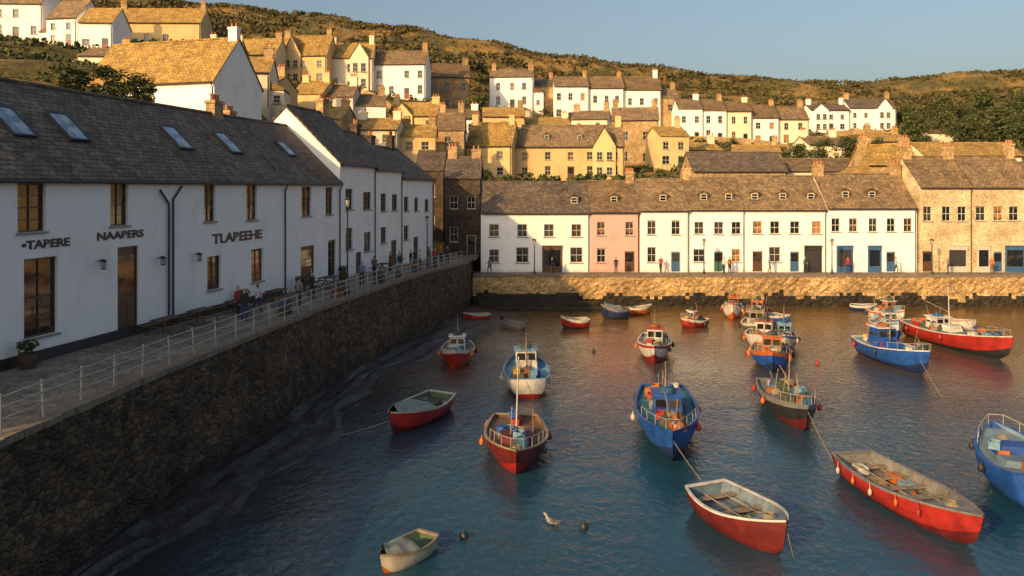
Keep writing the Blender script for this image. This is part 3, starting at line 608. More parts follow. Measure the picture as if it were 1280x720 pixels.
tag(q.build('stone_steps',WEED),'low dark stone landing steps at the foot of the far wall by the harbour corner','steps')
# ---------------------------------------------------------------- railing
rl=thing('railing','grey metal railing along the edge of the left quay','railing',(0,0,0))
pts=[]; y=22.6
while y<80: pts.append((float(xe(y))-.3,y,qz(y)+.03)); y+=1.8
pm=None
for p in pts:
    if pm is None: o=MB().tube((0,0,0),(0,0,1.1),.04).lathe([(0,1.16),(.055,1.13),(.055,1.1),(0,1.07)],8).build('post',STEEL,rl,loc=p); pm=o.data
    else: o=link('post',pm,rl,p); o.rotation_euler=(R(random.uniform(-2.5,2.5)),R(random.uniform(-2.5,2.5)),0)
for h in (.4,.74,1.06): MB().path([(p[0],p[1],p[2]+h+random.uniform(-.02,.02)) for p in pts],.026,6).build('rail',STEEL,rl)
# ---------------------------------------------------------------- boats
PC={}
def paint(c,rough=.4):
    k=(c,rough)
    if k not in PC: PC[k]=mat('boat_paint',c,tuple(v*.5 for v in c),1.8,rough,.1,dist=.02)
    return PC[k]
RED=(.42,.032,.025);DRED=(.16,.022,.02);BLUE=(.02,.10,.42);NAVY=(.02,.04,.13);WHT=(.70,.68,.63);GRN=(.08,.15,.10);GRY=(.22,.22,.21);ORG=(.55,.15,.03);TAN=(.36,.28,.18);BLK=(.03,.03,.035);LBL=(.18,.38,.55);TEAL=(.03,.2,.25);WOOD=(.22,.12,.06);CRM=(.58,.52,.40);BGR=(.17,.26,.34);YEL=(.6,.42,.06)
NET=mat('fishing_net',(.10,.13,.09),(.03,.04,.03),14,.95,1.0,dist=.06); NETO=mat('orange_net',(.45,.16,.04),(.16,.05,.02),14,.95,1.0,dist=.06); NETB=mat('blue_net',(.04,.16,.3),(.02,.05,.1),14,.95,1.0,dist=.06)
TARP=mat('grey_green_tarp',(.22,.26,.23),(.12,.15,.14),3,.7,.5,dist=.05); ROPE=mat('rope',(.3,.25,.17),None,8,.9)
G='boats moored in the harbour'
rg=random.Random(11)
def crate(x,y,z,w2,c,par,a=0):
    q=MB(); q.box(-w2,w2,-.2,.2,0,.05); q.box(-w2,w2,-.2,-.16,.05,.3);q.box(-w2,w2,.16,.2,.05,.3);q.box(-w2,-w2+.04,-.16,.16,.05,.3);q.box(w2-.04,w2,-.16,.16,.05,.3)
    return q.build('fish_box',paint(c,.6),par,loc=(x,y,z),rz=a)
def heap(x,y,z,rx,h,m,par):
    q=MB(); k=12; pr=[(1,0),(.95,.5),(.7,.85),(.35,1),(0,1.02)]; sd=rg.random()*9
    for i,(rr,zz) in enumerate(pr):
        for a_ in range(k):
            an=2*math.pi*a_/k; j=1+.35*noise.noise((math.cos(an)+sd,math.sin(an),zz*2)); q.v.append((x+math.cos(an)*rr*rx*j,y+math.sin(an)*rr*rx*.8*j,z+zz*h*j))
    for i in range(len(pr)-1):
        for a_ in range(k): b2=(a_+1)%k; q.f.append((i*k+a_,i*k+b2,(i+1)*k+b2,(i+1)*k+a_)); q.m.append(0)
    q.build('net',m,par,smooth=True)
def boat(label,bow,stern,B,hull=RED,bottom=DRED,stripe=WHT,inside=GRY,gun=WHT,kind='row',H=.75,cab=WHT,extras=(),minL=2.4,roofc=None,cover=None,cx=None,gear=1.0,cs_=1.0):
    def w(p): Y=(CAMZ-H)*1000/(p[1]-HZ); return Vector((wx(p[0],Y),Y,0))
    a,b_=w(bow),w(stern); L=max(minL,(a-b_).length); c=(a+b_)/2; d=(a-b_); th=math.atan2(d.y,d.x)
    r=thing('boat',label,'boat',tuple(c),th,G); r.rotation_euler=(R(rg.uniform(-2,2)),0,th)
    n=18;m=8
    hb=lambda t:(1-.3*((.4-t)/.4)**2) if t<.4 else max(.012,1-((t-.4)/.6)**2.5)
    zg=lambda t:H*(1+.5*max(0,(t-.3)/.7)**2+.1*max(0,(.3-t)/.3)**2)
    zk=lambda t:-.35 if t<.75 else -.35+((t-.75)/.25)**2*(.35+H*.35)
    X=lambda t,s:-L/2+L*.95*t+.05*L*s*max(0,(t-.7)/.3)-.02*L*s*max(0,(.2-t)/.2)
    q=MB()
    for s_ in (-1,1):
        base=len(q.v)
        for i in range(n+1):
            t=i/n
            for j in range(m+1):
                s=j/m; q.v.append((X(t,s),s_*hb(t)*B/2*math.sin(math.pi/2*s)**.75,zk(t)+(zg(t)-zk(t))*s**1.25))
        for i in range(n):
            for j in range(m):
                A=base+i*(m+1)+j; f=(A,A+m+1,A+m+2,A+1); q.f.append(f if s_<0 else f[::-1]); q.m.append(1 if j<4-(1 if H<.6 else 0) else (2 if j==m-1 else 0))
    for j in range(m): 
        A=j; B_=(n+1)*(m+1)+j; q.f.append((A,A+1,B_+1,B_)); q.m.append(1 if j<4 else 0)
    q.build('hull',[paint(hull),paint(bottom),paint(stripe)],r,smooth=True)
    decked=kind in('cabin','decked','fish')
    zf=lambda t:zg(t)-.14 if decked else max(.1*H,zg(t)-.55*H)
    q=MB()
    def ed(t,s_,k=.93,z=None): return Vector((X(t,1),s_*(hb(t)*B/2*k),zg(t) if z is None else z))
    def fl(t,s_):
        if decked: return ed(min(t,.95),s_,.9,zf(min(t,.95)))
        t=min(t,.86); return Vector((X(t,.5),s_*hb(t)*B/2*.74,zf(t)))
    T=[i/n*.985+.01 for i in range(n+1)]
    for i in range(n):
        a_,b2=T[i],T[i+1]
        for s_ in (-1,1): q.face([ed(a_,s_),ed(b2,s_),fl(b2,s_),fl(a_,s_)])
        q.face([fl(a_,-1),fl(b2,-1),fl(b2,1),fl(a_,1)])
    t0=T[0]; q.face([ed(t0,-1),ed(t0,1),fl(t0,1),fl(t0,-1)])
    q.build('deck' if decked else 'interior',paint(inside,.7),r)
    q=MB(); gw=.04
    for s_ in (-1,1):
        ring=[]
        for t in T: 
            e=ed(t,s_,1.0); i_=ed(t,s_,.93); ring.append([e+Vector((0,s_*.03,-.03)),e+Vector((0,s_*.03,gw)),i_+Vector((0,0,gw)),i_+Vector((0,0,-.03))])
        for A,B2 in zip(ring,ring[1:]):
            for k in range(4): q.face([A[k],A[(k+1)%4],B2[(k+1)%4],B2[k]])
    e=ed(T[0],-1,1);f=ed(T[0],1,1); q.box(e.x-.04,e.x+.08,e.y,f.y,e.z-.03,e.z+gw+.003)
    q.build('gunwale',paint(gun),r)
    if not decked and L>2.6:
        nt_=3 if L<6 else 5
        for i in range(nt_):
            t=.14+.62*i/(nt_-1); y=hb(t)*B/2*.86; x=X(t,1)
            MB().box(x-.14,x+.14,-y,y,zg(t)-.24*H-.05,zg(t)-.24*H).build('thwart',paint((.30,.24,.17),.7),r)
        for i in range(1,10):
            t=i/10*.88
            MB().path([ed(t,-1,.91),fl(t,-1)+Vector((0,0,.02)),fl(t,1)+Vector((0,0,.02)),ed(t,1,.91)],.025,4).build('rib',paint((.24,.19,.13),.7),r)
        q=MB(); q.face([ed(.76,-1,.9,zg(.76)-.03),ed(.86,-1,.9,zg(.86)-.03),ed(.98,0,1,zg(.98)-.03),ed(.86,1,.9,zg(.86)-.03),ed(.76,1,.9,zg(.76)-.03)]); q.build('foredeck',paint(inside,.6),r)
        if L>3:
            for i in range(4):
                t=rg.uniform(.2,.7); heap(X(t,1),rg.uniform(-.3,.3)*B*.5,zf(t)+.01,rg.uniform(.15,.3),rg.uniform(.1,.22),rg.choice([NET,NETO,ROPE,NETB]),r)
    if cover:
        q=MB(); cs=[]
        for t in T[1:-1]:
            cs.append([ed(t,-1,1.03,zg(t)+.05),ed(t,-1,.5,zg(t)+.22+.04*math.sin(t*30)),Vector((X(t,1),0,zg(t)+.32+.04*math.sin(t*22))),ed(t,1,.5,zg(t)+.22+.04*math.sin(t*26)),ed(t,1,1.03,zg(t)+.05)])
        i0,i1=(3,len(cs)-2) if cover!='half' else (len(cs)//2,len(cs)-1)
        for i in range(i0,i1):
            for k in range(4): q.face([cs[i][k],cs[i+1][k],cs[i+1][k+1],cs[i][k+1]])
        q.build('cover',TARP if cover in(True,'half') else paint(cover,.7),r,smooth=True)
    if kind in('cabin','fish'):
        cl=L*.17*cs_; cw=B*.24*(cs_**.5); ch=(1.15 if B>2.3 else 1.0)*cs_; tc_=cx or (.56 if kind=='cabin' else .68); x=X(tc_,1); z=zg(.5)-.05
        MB().box(x-cl/2,x+cl/2,-cw,cw,z,z+ch,tx=.88,ty=.9).build('wheelhouse',paint(cab),r)
        MB().box(x-cl/2-.1,x+cl/2+.08,-cw-.05,cw+.05,z+ch+.002,z+ch+.07,tx=.93,ty=.93).build('wheelhouse_roof',paint(roofc or cab),r)
        MB().box(x+cl/2+.02,x+cl/2+L*.13,-cw*.8,cw*.8,z-.05,z+.4,tx=.85,ty=.8).build('forward_hatch',paint(cab),r)
        for s_ in (-1,1):
            for k in (-.24,.24):
                p=MB(); f=.915; y=s_*(cw*f+.012); p.face([(x+k*cl-.17*cl,y+s_*.02,z+ch*.5),(x+k*cl+.17*cl,y+s_*.02,z+ch*.5),(x+k*cl+.17*cl,y-s_*.02,z+ch*.85),(x+k*cl-.17*cl,y-s_*.02,z+ch*.85)]); p.build('cabin_window',GLASS,r)
            for k in (-.45,.45):
                p=MB(); xx=x+s_*(cl/2*.91+.02); p.face([(xx+s_*.02,k*cw-.36*cw,z+ch*.5),(xx+s_*.02,k*cw+.36*cw,z+ch*.5),(xx-s_*.01,k*cw+.36*cw,z+ch*.85),(xx-s_*.01,k*cw-.36*cw,z+ch*.85)]); p.build('cabin_window',GLASS,r)
        MB().tube((x-cl*.2,cw*.4,z+ch),(x-cl*.2,cw*.4,z+ch+1.3),.012,k=5).build('aerial',GUT,r)
        heap(x,0,z+ch+.07,cw*.7,.22,rg.choice([NET,NETO,NETB]),r)
    if decked:
        q=MB(); pl=[ed(t,-1,.92)+Vector((0,0,.45)) for t in (.66,.76,.86,.95)]; pr_=[ed(t,1,.92)+Vector((0,0,.45)) for t in (.95,.86,.76,.66)]; q.path(pl+pr_,.018,5)
        for p_ in pl+pr_: q.tube(p_+Vector((0,0,.01)),p_-Vector((0,0,.42)),.015,k=5)
        q.build('bow_rail',STEEL,r)
        for i in range(int((10+L*1.5)*gear)):
            t=rg.choice([rg.uniform(.05,.45),rg.uniform(.05,.45),rg.uniform(.7,.88)]) if kind!='decked' else rg.uniform(.08,.85); yy=rg.uniform(-.7,.7)*hb(t)*B/2*.8; xx=X(t,1); zz=zf(t)+.005
            kk=rg.random()
            if kk<.4: crate(xx,yy,zz+(.3 if rg.random()<.35 else 0),.26,rg.choice([TAN,LBL,ORG,WHT,BLUE,GRY,RED,YEL]),r,rg.uniform(-.5,.5))
            elif kk<.75: heap(xx,yy,zz,rg.uniform(.25,.45),rg.uniform(.25,.5),rg.choice([NET,NETO,NETB,NET]),r)
            elif kk<.86: MB().lathe([(0,0),(.2,0),(.24,.2),(.2,.42),(.17,.42),(0,.38)],10,(xx,yy,zz)).build('barrel',paint(rg.choice([BLUE,ORG,WHT,GRY,YEL]),.6),r)
            else: MB().tube((xx,yy,zz),(xx+rg.uniform(-.5,.5),yy+rg.uniform(-.3,.3),zz+rg.uniform(.8,1.7)),.022,k=5).build('pole',paint(TAN,.6),r)
        for i in range(4):
            t=.14+.2*i; s_=(-1,1)[i%2]; p=ed(t,s_,1)+Vector((0,s_*.13,-.3)); q=MB(); q.lathe([(0,-.17),(.09,-.13),(.125,-.03),(.11,.08),(.04,.16),(.02,.3),(0,.3)],10,tuple(p)); q.build('fender',paint(rg.choice([ORG,CRM,RED,BLK]),.6),r,smooth=True)
    ex=extras
    if 'mast' in ex or 'tallmast' in ex:
        hh=2.4 if 'mast' in ex else 3.7; tm=.42 if kind!='decked' else .5; x=X(tm,1); z=zg(.4)-.15
        q=MB(); q.tube((x,0,z-.3),(x,0,z+hh),.045,.025); q.build('mast',paint(TAN if 'mast' in ex else WHT,.5),r)
        MB().tube((x,0,z+hh*.4),(x-L*.28,0,z+hh*.55),.03).build('boom',paint(TAN,.5),r)
        q=MB(); tp=(x,0,z+hh*.97); q.tube(tp,ed(.97,1,0),.01,k=4); q.tube(tp,ed(.02,1,0),.01,k=4); q.tube(tp,ed(.45,1,.95),.01,k=4); q.tube(tp,ed(.45,-1,.95),.01,k=4); q.build('rigging',GUT,r)
    if 'hatch' in ex:
        for t,w2,hh,cc in ((.62,.26,.35,hull),(.4,.3,.22,inside)):
            x=X(t,1); MB().box(x-L*.09,x+L*.09,-B*w2,B*w2,zf(t)-.02,zf(t)+hh,tx=.9,ty=.88).build('hatch',paint(cc,.6),r)
    if 'net' in ex: heap(X(.2,1),0,zf(.2),B*.27,.45,NET,r)
    if 'onet' in ex: heap(X(.2,1),0,zf(.2),B*.27,.45,NETO,r)
    if 'box' in ex:
        for i,(t,y,cc) in enumerate(((.34,-.18,TAN),(.4,.2,LBL),(.28,.22,ORG),(.14,-.1,WHT))): crate(X(t,1),y*B,zf(t)+.01,.28,cc,r)
    if 'motor' in ex:
        x=X(0,1); q=MB(); z=zg(0); q.box(x-.32,x-.02,-.13,.13,z+.02,z+.42,tx=.75,ty=.75); q.tube((x-.18,0,z+.05),(x-.2,0,-.2),.05); q.tube((x+.0,0,z+.25),(x+.4,.1,z+.3),.02); q.build('outboard_motor',paint(BLK),r)
    if 'oars' in ex:
        for s_ in (-1,1):
            q=MB(); y=s_*B*.14; z=zg(.3)-.15*H; q.tube((X(.1,1),y,z),(X(.62,1),y*1.1,z+.03),.022); q.box(X(.62,1),X(.62,1)+.5,y*1.1-.07,y*1.1+.07,z+.02,z+.045); q.build('oar',paint(TAN,.6),r)
    if 'fend' in ex:
        for i in range(5):
            for s_ in (-1,1):
                t=.14+.16*i+rg.uniform(-.03,.03); p=ed(t,s_,1.0)+Vector((0,s_*.09,-.34+rg.uniform(-.05,.08))); cc=[CRM,ORG,CRM,ORG,RED][i]
                q=MB(); q.lathe([(0,-.14),(.05,-.11),(.07,-.04),(.07,.05),(.05,.11),(.012,.14),(.012,.38)],10,tuple(p)); q.build('fender',paint(cc,.6),r,smooth=True)
    if 'coil' in ex:
        q=MB(); x=X(.82,1); z=(zf(.82) if decked else zg(.82)-.03)+.03
        for k in range(3):
            rr=.22-.04*k; q.path([(x+rr*math.cos(a_*math.pi/6),rr*math.sin(a_*math.pi/6),z+.04*k) for a_ in range(13)],.025,5)
        q.build('rope_coil',ROPE,r)
boat('large open red rowing boat with bench seats and hanging fenders, bottom right',(1230,662),(1066,568),2.5,RED,DRED,RED,GRY,GRY,'row',.85,extras=('fend','oars','coil','box'))
boat('open rowing boat with thin white rim and dark red hull, front centre right',(985,668),(883,607),2.4,DRED,DRED,DRED,BGR,WHT,'row',.85,extras=('coil','oars'))
boat('royal blue open decked boat cut by the right edge',(1240,545),(1312,600),3.2,BLUE,BLUE,BLUE,BGR,BLUE,'decked',1.3,extras=('coil','hatch'),gear=.4)
boat('dark red low decked boat with slim mast pointing at the viewer, left centre',(645,576),(644,520),2.9,DRED,RED,DRED,WOOD,TAN,'decked',.8,extras=('tallmast','hatch','coil'),gear=.7)
boat('red rowing boat with grey green cover, nearest the left wall',(486,526),(552,492),2.2,RED,DRED,RED,GRN,CRM,'row',.8,extras=('net','coil','oars'),cover='half')
boat('white boat with red bottom seen from its stern, behind the dark red mast boat',(655,446),(661,476),2.8,WHT,RED,WHT,LBL,LBL,'cabin',1.0,cab=WHT,roofc=LBL,extras=('mast','box','onet'))
boat('small red boat with white cabin nearest the far end of the left wall',(570,447),(574,428),2.3,RED,RED,WHT,TAN,WHT,'cabin',.9,cab=WHT,extras=('mast','net'))
boat('tiny red dinghy alone near the corner of the left wall',(584,394),(606,393),1.4,RED,RED,RED,TAN,WHT,'row',.5)
boat('small grey dinghy near the harbour corner, right of the tiny red dinghy',(658,406),(630,401),1.5,GRY,BLK,GRY,GRY,GRY,'row',.45,extras=('motor',))
boat('small red open boat below the wide white shaded house',(702,400),(733,399),1.8,RED,BLK,WHT,TAN,WHT,'row',.7,extras=('box',))
boat('dark covered boat by the far wall under the pink house',(751,386),(784,386),2.0,NAVY,BLK,GRY,GRY,GRY,'row',.9,cover=True)
boat('small orange boat beside the dark covered boat at the far wall',(814,384),(787,385),1.6,ORG,DRED,WHT,TAN,WHT,'row',.6,extras=('motor',))
boat('white boat with red band and net pile, in the centre behind the blue cabin boat',(818,441),(818,418),2.4,WHT,RED,RED,TAN,WHT,'cabin',.9,cab=WHT,roofc=RED,extras=('mast','onet'))
boat('bright blue cabin boat pointing at the viewer in the centre',(842,556),(828,484),3.1,BLUE,NAVY,BLUE,TEAL,BLUE,'cabin',1.1,cab=BLUE,roofc=BLUE,extras=('mast','box','net'),gear=1.8,cs_=.9)
boat('small red and white boat right of the orange boat near the far wall',(851,402),(879,398),1.8,RED,DRED,WHT,GRY,WHT,'cabin',.6,cab=WHT,cs_=.8)
boat('small white boat with orange cabin moored close to the far wall',(916,387),(916,381),1.9,WHT,ORG,WHT,GRY,WHT,'cabin',.9,cab=ORG,extras=('mast',),minL=4)
boat('orange topped boat with blue hull at the front of the centre right cluster',(966,450),(962,431),2.7,BLUE,NAVY,ORG,TAN,ORG,'cabin',.95,cab=ORG,extras=('mast','onet'),gear=1.4)
boat('white cabin boat second in the centre right cluster',(956,427),(952,413),2.6,WHT,RED,WHT,TAN,WHT,'cabin',.9,cab=WHT,roofc=RED,extras=('mast','box'),gear=1.4)
boat('green hulled boat behind the white cabin boat in the centre right cluster',(946,410),(945,400),2.4,GRN,RED,WHT,TAN,WHT,'cabin',.8,cab=TAN,extras=('mast',),minL=5)
boat('navy boat with orange cabin at the back of the centre right cluster',(944,392),(950,386),2.2,NAVY,RED,WHT,TAN,ORG,'cabin',.8,cab=ORG,extras=('mast',),minL=4.5)
boat('low blue skiff right of the centre right cluster',(986,397),(966,393),1.6,BLUE,NAVY,WHT,GRY,WHT,'row',.6,extras=('motor',))
boat('cream boat with blue cabin wedged at the right side of the cluster',(982,426),(978,415),2.0,CRM,BLUE,BLUE,TAN,WHT,'cabin',.85,cab=LBL,extras=('mast',),minL=4)
boat('dark hulled boat with red bottom and clutter on deck, right of the blue cabin boat',(1010,520),(966,476),2.6,BLK,DRED,GRY,GRY,GRY,'decked',.95,cab=GRY,extras=('mast','net','box','coil'),gear=1.5)
boat('blue fishing boat with raised bow in front of the red trawler',(1163,450),(1082,422),3.0,BLUE,NAVY,BLUE,LBL,WHT,'cabin',1.1,cab=BLUE,roofc=WHT,extras=('box','onet','mast','coil'),cx=.3,gear=1.2)
boat('long low red trawler with small white wheelhouse on the right',(1268,432),(1142,401),3.3,RED,BLK,RED,GRY,WHT,'fish',1.2,cab=WHT,extras=('tallmast','net','box'),cx=.3,cs_=.72,gear=1.2)
boat('white and light blue cabin boat behind the blue fishing boat',(1124,410),(1098,400),2.3,WHT,BLUE,LBL,GRY,WHT,'cabin',.95,cab=WHT,roofc=LBL,extras=('mast','onet'))
boat('orange and white cabin boat furthest back beside the red trawler',(1120,392),(1100,388),2.1,WHT,ORG,ORG,GRY,WHT,'cabin',.9,cab=ORG,roofc=WHT,extras=('mast',),minL=4)
boat('small white dinghy behind the red trawler',(1216,403),(1186,400),1.6,WHT,GRY,WHT,TAN,WHT,'row',.5,extras=('motor',))
boat('small dark blue dinghy by the far wall, left of the orange and white boat',(1096,383),(1064,381),1.6,NAVY,BLK,WHT,GRY,WHT,'row',.5)
boat('worn cream and orange dinghy at the bottom left of the water',(480,700),(531,670),1.2,CRM,ORG,CRM,GRN,TAN,'row',.42,cover='half')
def rope(p0,p1,lab):
    def w(p): h=p[2]; Y=(CAMZ-h)*1000/(p[1]-HZ); return Vector((wx(p[0],Y),Y,h))
    a,b_=w(p0),w(p1); q=MB(); q.path([a.lerp(b_,i/10)-Vector((0,0,.25*math.sin(math.pi*i/10)*(a-b_).length*.08)) for i in range(11)],.014,5)
    tag(q.build('mooring_rope',ROPE),lab,'rope','mooring ropes')
for a,b_,l in (((1010,515,1.3),(1055,600,-.1),'mooring rope running from the dark hulled boat toward the viewer'),((1135,520,-.1),(1240,615,.0),'mooring rope crossing the water above the big red rowing boat'),((842,552,1.5),(880,605,-.1),'mooring rope from the bow of the blue cabin boat'),
 ((1085,425,1.1),(1040,450,-.1),'mooring rope behind the blue fishing boat'),((985,668,1.1),(993,700,-.1),'short mooring rope at the bow of the white rimmed rowing boat'),((1150,450,1.3),(1180,500,-.1),'mooring rope dropping from the bow of the blue fishing boat'),((486,526,.9),(420,545,-.05),'mooring rope from the covered red boat to the left wall')): rope(a,b_,l)
BU={'orange':paint(ORG,.5),'white':paint(WHT,.5),'red':paint(RED,.5),'dark':paint(BLK,.5)}
for px,py,c,l in ((935,441,'orange','orange mooring buoy beside the centre right cluster'),(1022,455,'red','red mooring buoy left of the blue fishing boat'),(730,660,'dark','dark mooring buoy right of the floating gull'),(742,440,'dark','dark mooring buoy in open water right of the white stern boat'),(580,672,'dark','dark mooring buoy between the cream dinghy and the gull')):
    Y=12000/(py-HZ); o=MB().lathe([(0,-.15),(.11,-.1),(.15,.03),(.13,.13),(.06,.2),(.03,.22),(.03,.3),(0,.3)],12).build('mooring_buoy',BU[c],smooth=True,loc=(wx(px,Y),Y,0)); tag(o,l,'buoy','mooring buoys')
# ---------------------------------------------------------------- skin figures
def skin(name,V,E,root,lv=1):
    me=bpy.data.meshes.new(name); me.from_pydata([v[:3] for v in V],E,[]); o=bpy.data.objects.new(name,me); C.objects.link(o)
    o.modifiers.new('s','SKIN')
    for i,v in enumerate(V):
        sv=me.skin_vertices[0].data[i]; sv.radius=(v[3],v[4] if len(v)>4 else v[3]); sv.use_root=(i==root)
    sb=o.modifiers.new('b','SUBSURF'); sb.levels=lv; sb.render_levels=lv
    bpy.context.view_layer.update()
    m2=bpy.data.meshes.new_from_object(o.evaluated_get(bpy.context.evaluated_depsgraph_get())); bpy.data.objects.remove(o); m2.polygons.foreach_set('use_smooth',[True]*len(m2.polygons)); return m2
SKIN_=mat('skin',(.5,.32,.23),None,5,.6)
def persmesh(k):
    st=[0,.16,.05][k%3]; ar=[0,.25,.12][k%3]
    V=[(0,0,.97,.15,.11),(0,0,1.15,.135,.1),(0,0,1.36,.17,.11),(0,.005,1.49,.055),(0,-.005,1.57,.075),(0,-.01,1.67,.088,.1),(0,-.005,1.75,.06),
       (.17,0,1.42,.062),(.23,.03,1.15,.045),(.25,-.06-ar,.93+ar*.5,.034),(.25,-.1-ar,.85+ar*.5,.035),(-.17,0,1.42,.062),(-.23,.03,1.15,.045),(-.25,-.04+ar*.4,.93,.034),(-.25,-.06+ar*.4,.85,.035),
       (.09,0,.9,.095),(.1,-st-.02,.5,.065),(.1,-st+.02,.1,.045),(.11,-st-.13,.045,.042),(-.09,0,.9,.095),(-.1,st*.6-.02,.5,.065),(-.1,st+.05,.1,.045),(-.11,st-.1,.045,.042)]
    E=[(0,1),(1,2),(2,3),(3,4),(4,5),(5,6),(2,7),(7,8),(8,9),(9,10),(2,11),(11,12),(12,13),(13,14),(0,15),(15,16),(16,17),(17,18),(0,19),(19,20),(20,21),(21,22)]
    return skin('body',V,E,0)
PM=[persmesh(k) for k in range(3)]
CL={'red':(.35,.04,.035),'navy':(.03,.05,.14),'white':(.6,.58,.54),'black':(.03,.03,.03),'green':(.07,.18,.09),'orange':(.45,.16,.04),'grey':(.2,.2,.21),'blue':(.12,.22,.35),'brown':(.15,.09,.05)}
HAIR=mat('dark_hair',(.05,.03,.02),None,9,.7); CM={k:mat('cloth_'+k,v,None,8,.9) for k,v in CL.items()}
def person(x,y,z,top,bot,where,rz,k,s=1.0):
    me=PM[k%3].copy(); me.materials.clear()
    for m_ in (CM[top],CM[bot],SKIN_,HAIR,CM['black']): me.materials.append(m_)
    for p in me.polygons:
        c=p.center
        if c.z<.09: i=4
        elif c.z>1.49: i=3 if (c.z>1.71 or (c.y>.02 and c.z>1.56)) else 2
        elif abs(c.x)>.19 and c.z<.95+.2*(k%3>0)*(c.y<-.1): i=2
        elif c.z<.98: i=1
        else: i=0
        p.material_index=i
    o=link('person',me,None,(x,y,z+.0),rz); o.scale=(s,s,s); tag(o,'person in %s top, %s trousers, %s'%(top,bot,where),'person','people on the quays')
i=0
for Y,off,top,bot,w_,rz in ((43,2.2,'red','black','outside the pub beside a table',1.2),(43.9,2.8,'white','navy','next to the one in red outside the pub',-2),(47,3.6,'grey','black','by the railing below the pub lettering',2.9),(41.8,3.2,'black','navy','nearest the viewer in the group outside the pub',.5),
  (52.5,1.8,'navy','brown','by the cottage door',2.),(50,3.0,'black','black','below the third wall lettering',1),(57,3.4,'blue','black','walking past the street lamp',.2),(62,2.4,'brown','navy','before the tall white gabled house',3),(64.5,3.5,'black','grey','by the railing before the tall white gabled house',0),
  (66,2.2,'brown','black','against the wall of the tall white gabled house',2),(68,2.3,'green','brown','at the near side of the crowd',1),(69,2.9,'black','navy','behind the one in green in the crowd',-1),(70,3.4,'white','black','by the railing in the crowd',2),(71.5,2.4,'black','black','in the middle of the crowd',-1),(73,3.8,'red','navy','in the crowd near the last railing',0),(74,3,'brown','grey','in the crowd behind the one in red',2),
  (75,2.6,'grey','brown','at the back of the crowd',2.5),(77,3.8,'navy','black','last before the dark stone buildings',0),(79,2.6,'orange','black','outside the last house of the left row',1)):
    person(FX(Y)+off,Y,qz(Y)+.01,top,bot,w_,rz,i); i+=1
for px,top,bot,w_ in ((612,'grey','black','at the left end of the far quay'),(690,'navy','brown','outside the shaded white house'),(770,'black','navy','in front of the pink house'),(826,'red','black','outside the first house after the pink one'),(905,'white','navy','left of a pair on the far quay'),(912,'orange','black','right of a pair on the far quay'),
   (962,'blue','brown','beside the long white house'),(1006,'green','black','right of the blue central door'),(1060,'red','navy','outside the blue shop doors'),(1120,'white','black','near the end of the white row'),(1185,'grey','navy','in front of the tan stone house'),(1240,'orange','brown','near the right edge of the far quay')):
    Y=82.6+random.random(); person(wx(px,Y),Y,3.11,top,bot,w_,random.uniform(0,6),i); i+=1
gm=skin('gull',[(0,0,.06,.1),(.14,0,.09,.08),(.2,0,.2,.045),(.25,0,.27,.05),(.34,0,.26,.012),(-.16,0,.08,.06),(-.32,0,.12,.02),(-.1,.07,.12,.04),(-.34,.05,.14,.012),(-.1,-.07,.12,.04),(-.34,-.05,.14,.012)],[(0,1),(1,2),(2,3),(3,4),(0,5),(5,6),(0,7),(7,8),(0,9),(9,10)],0)
for m_ in (paint((.42,.42,.42),.7),paint((.14,.15,.17),.7),paint(ORG,.5)): gm.materials.append(m_)
for p in gm.polygons: c=p.center; p.material_index=2 if c.x>.3 else (1 if c.x<.02 and c.z>.07 else 0)
Y=12000/(655-HZ); o=link('gull',gm,None,(wx(690,Y),Y,0),2.5); o.scale=(1.15,)*3; tag(o,'grey gull floating in the bottom centre of the water','bird')
# ---------------------------------------------------------------- quay furniture
TW=paint((.16,.095,.05),.75)
def bench(x,y,z,rz,l):
    r=thing('picnic_table',l,'table',(x,y,z),rz,'pub tables on the left quay')
    q=MB(); [q.box(-.8,.8,-.36+.19*k,-.2+.19*k,.72,.76) for k in range(4)]; q.build('tabletop',TW,r)
    for s in (-1,1): MB().box(-.8,.8,s*.72-.13,s*.72+.13,.43,.47).build('seat',TW,r)
    for s in (-1,1):
        for t in (-1,1): MB().tube((s*.6,t*.18,.72),(s*.6,t*.66,0),.045,k=4).build('leg',TW,r)
        MB().box(s*.6-.03,s*.6+.03,-.72,.72,.37,.43).build('crossbar',TW,r)
for Y,off,l in ((38.4,1.3,'picnic table just right of the pub door'),(41.2,1.3,'picnic table under the pub downpipes'),(44.6,1.3,'picnic table beside the people outside the pub'),(49,1.3,'picnic table below the third lettering on the pub'),(56,1.3,'picnic table outside the quay cottage'),(66,1.6,'picnic table outside the tall white gabled house')):
    bench(FX(Y)+off,Y,qz(Y)+.005,TH,l)
BAR=paint((.09,.055,.035),.8)
lm=qmesh('plant',leaves(np.array([(0,0,.75),(.12,.1,.9),(-.12,-.05,.95)]),np.array([.3,.25,.25]),60,.06,.9),LEAF2)
for Y,off,l in ((31.0,.6,'barrel planter at the left edge in front of the pub'),(46.5,.6,'barrel planter under the lower right pub window'),(53.6,.6,'barrel planter at the join of pub and cottage'),(60.5,.6,'barrel planter at the right end of the cottage')):
    r=thing('planter',l,'planter',(FX(Y)+off,Y,qz(Y)+.005),0,'barrel planters'); MB().lathe([(0,0),(.27,0),(.35,.3),(.31,.6),(.27,.6),(.27,.5),(0,.5)],14).build('barrel',BAR,r); link('plant',lm,r)
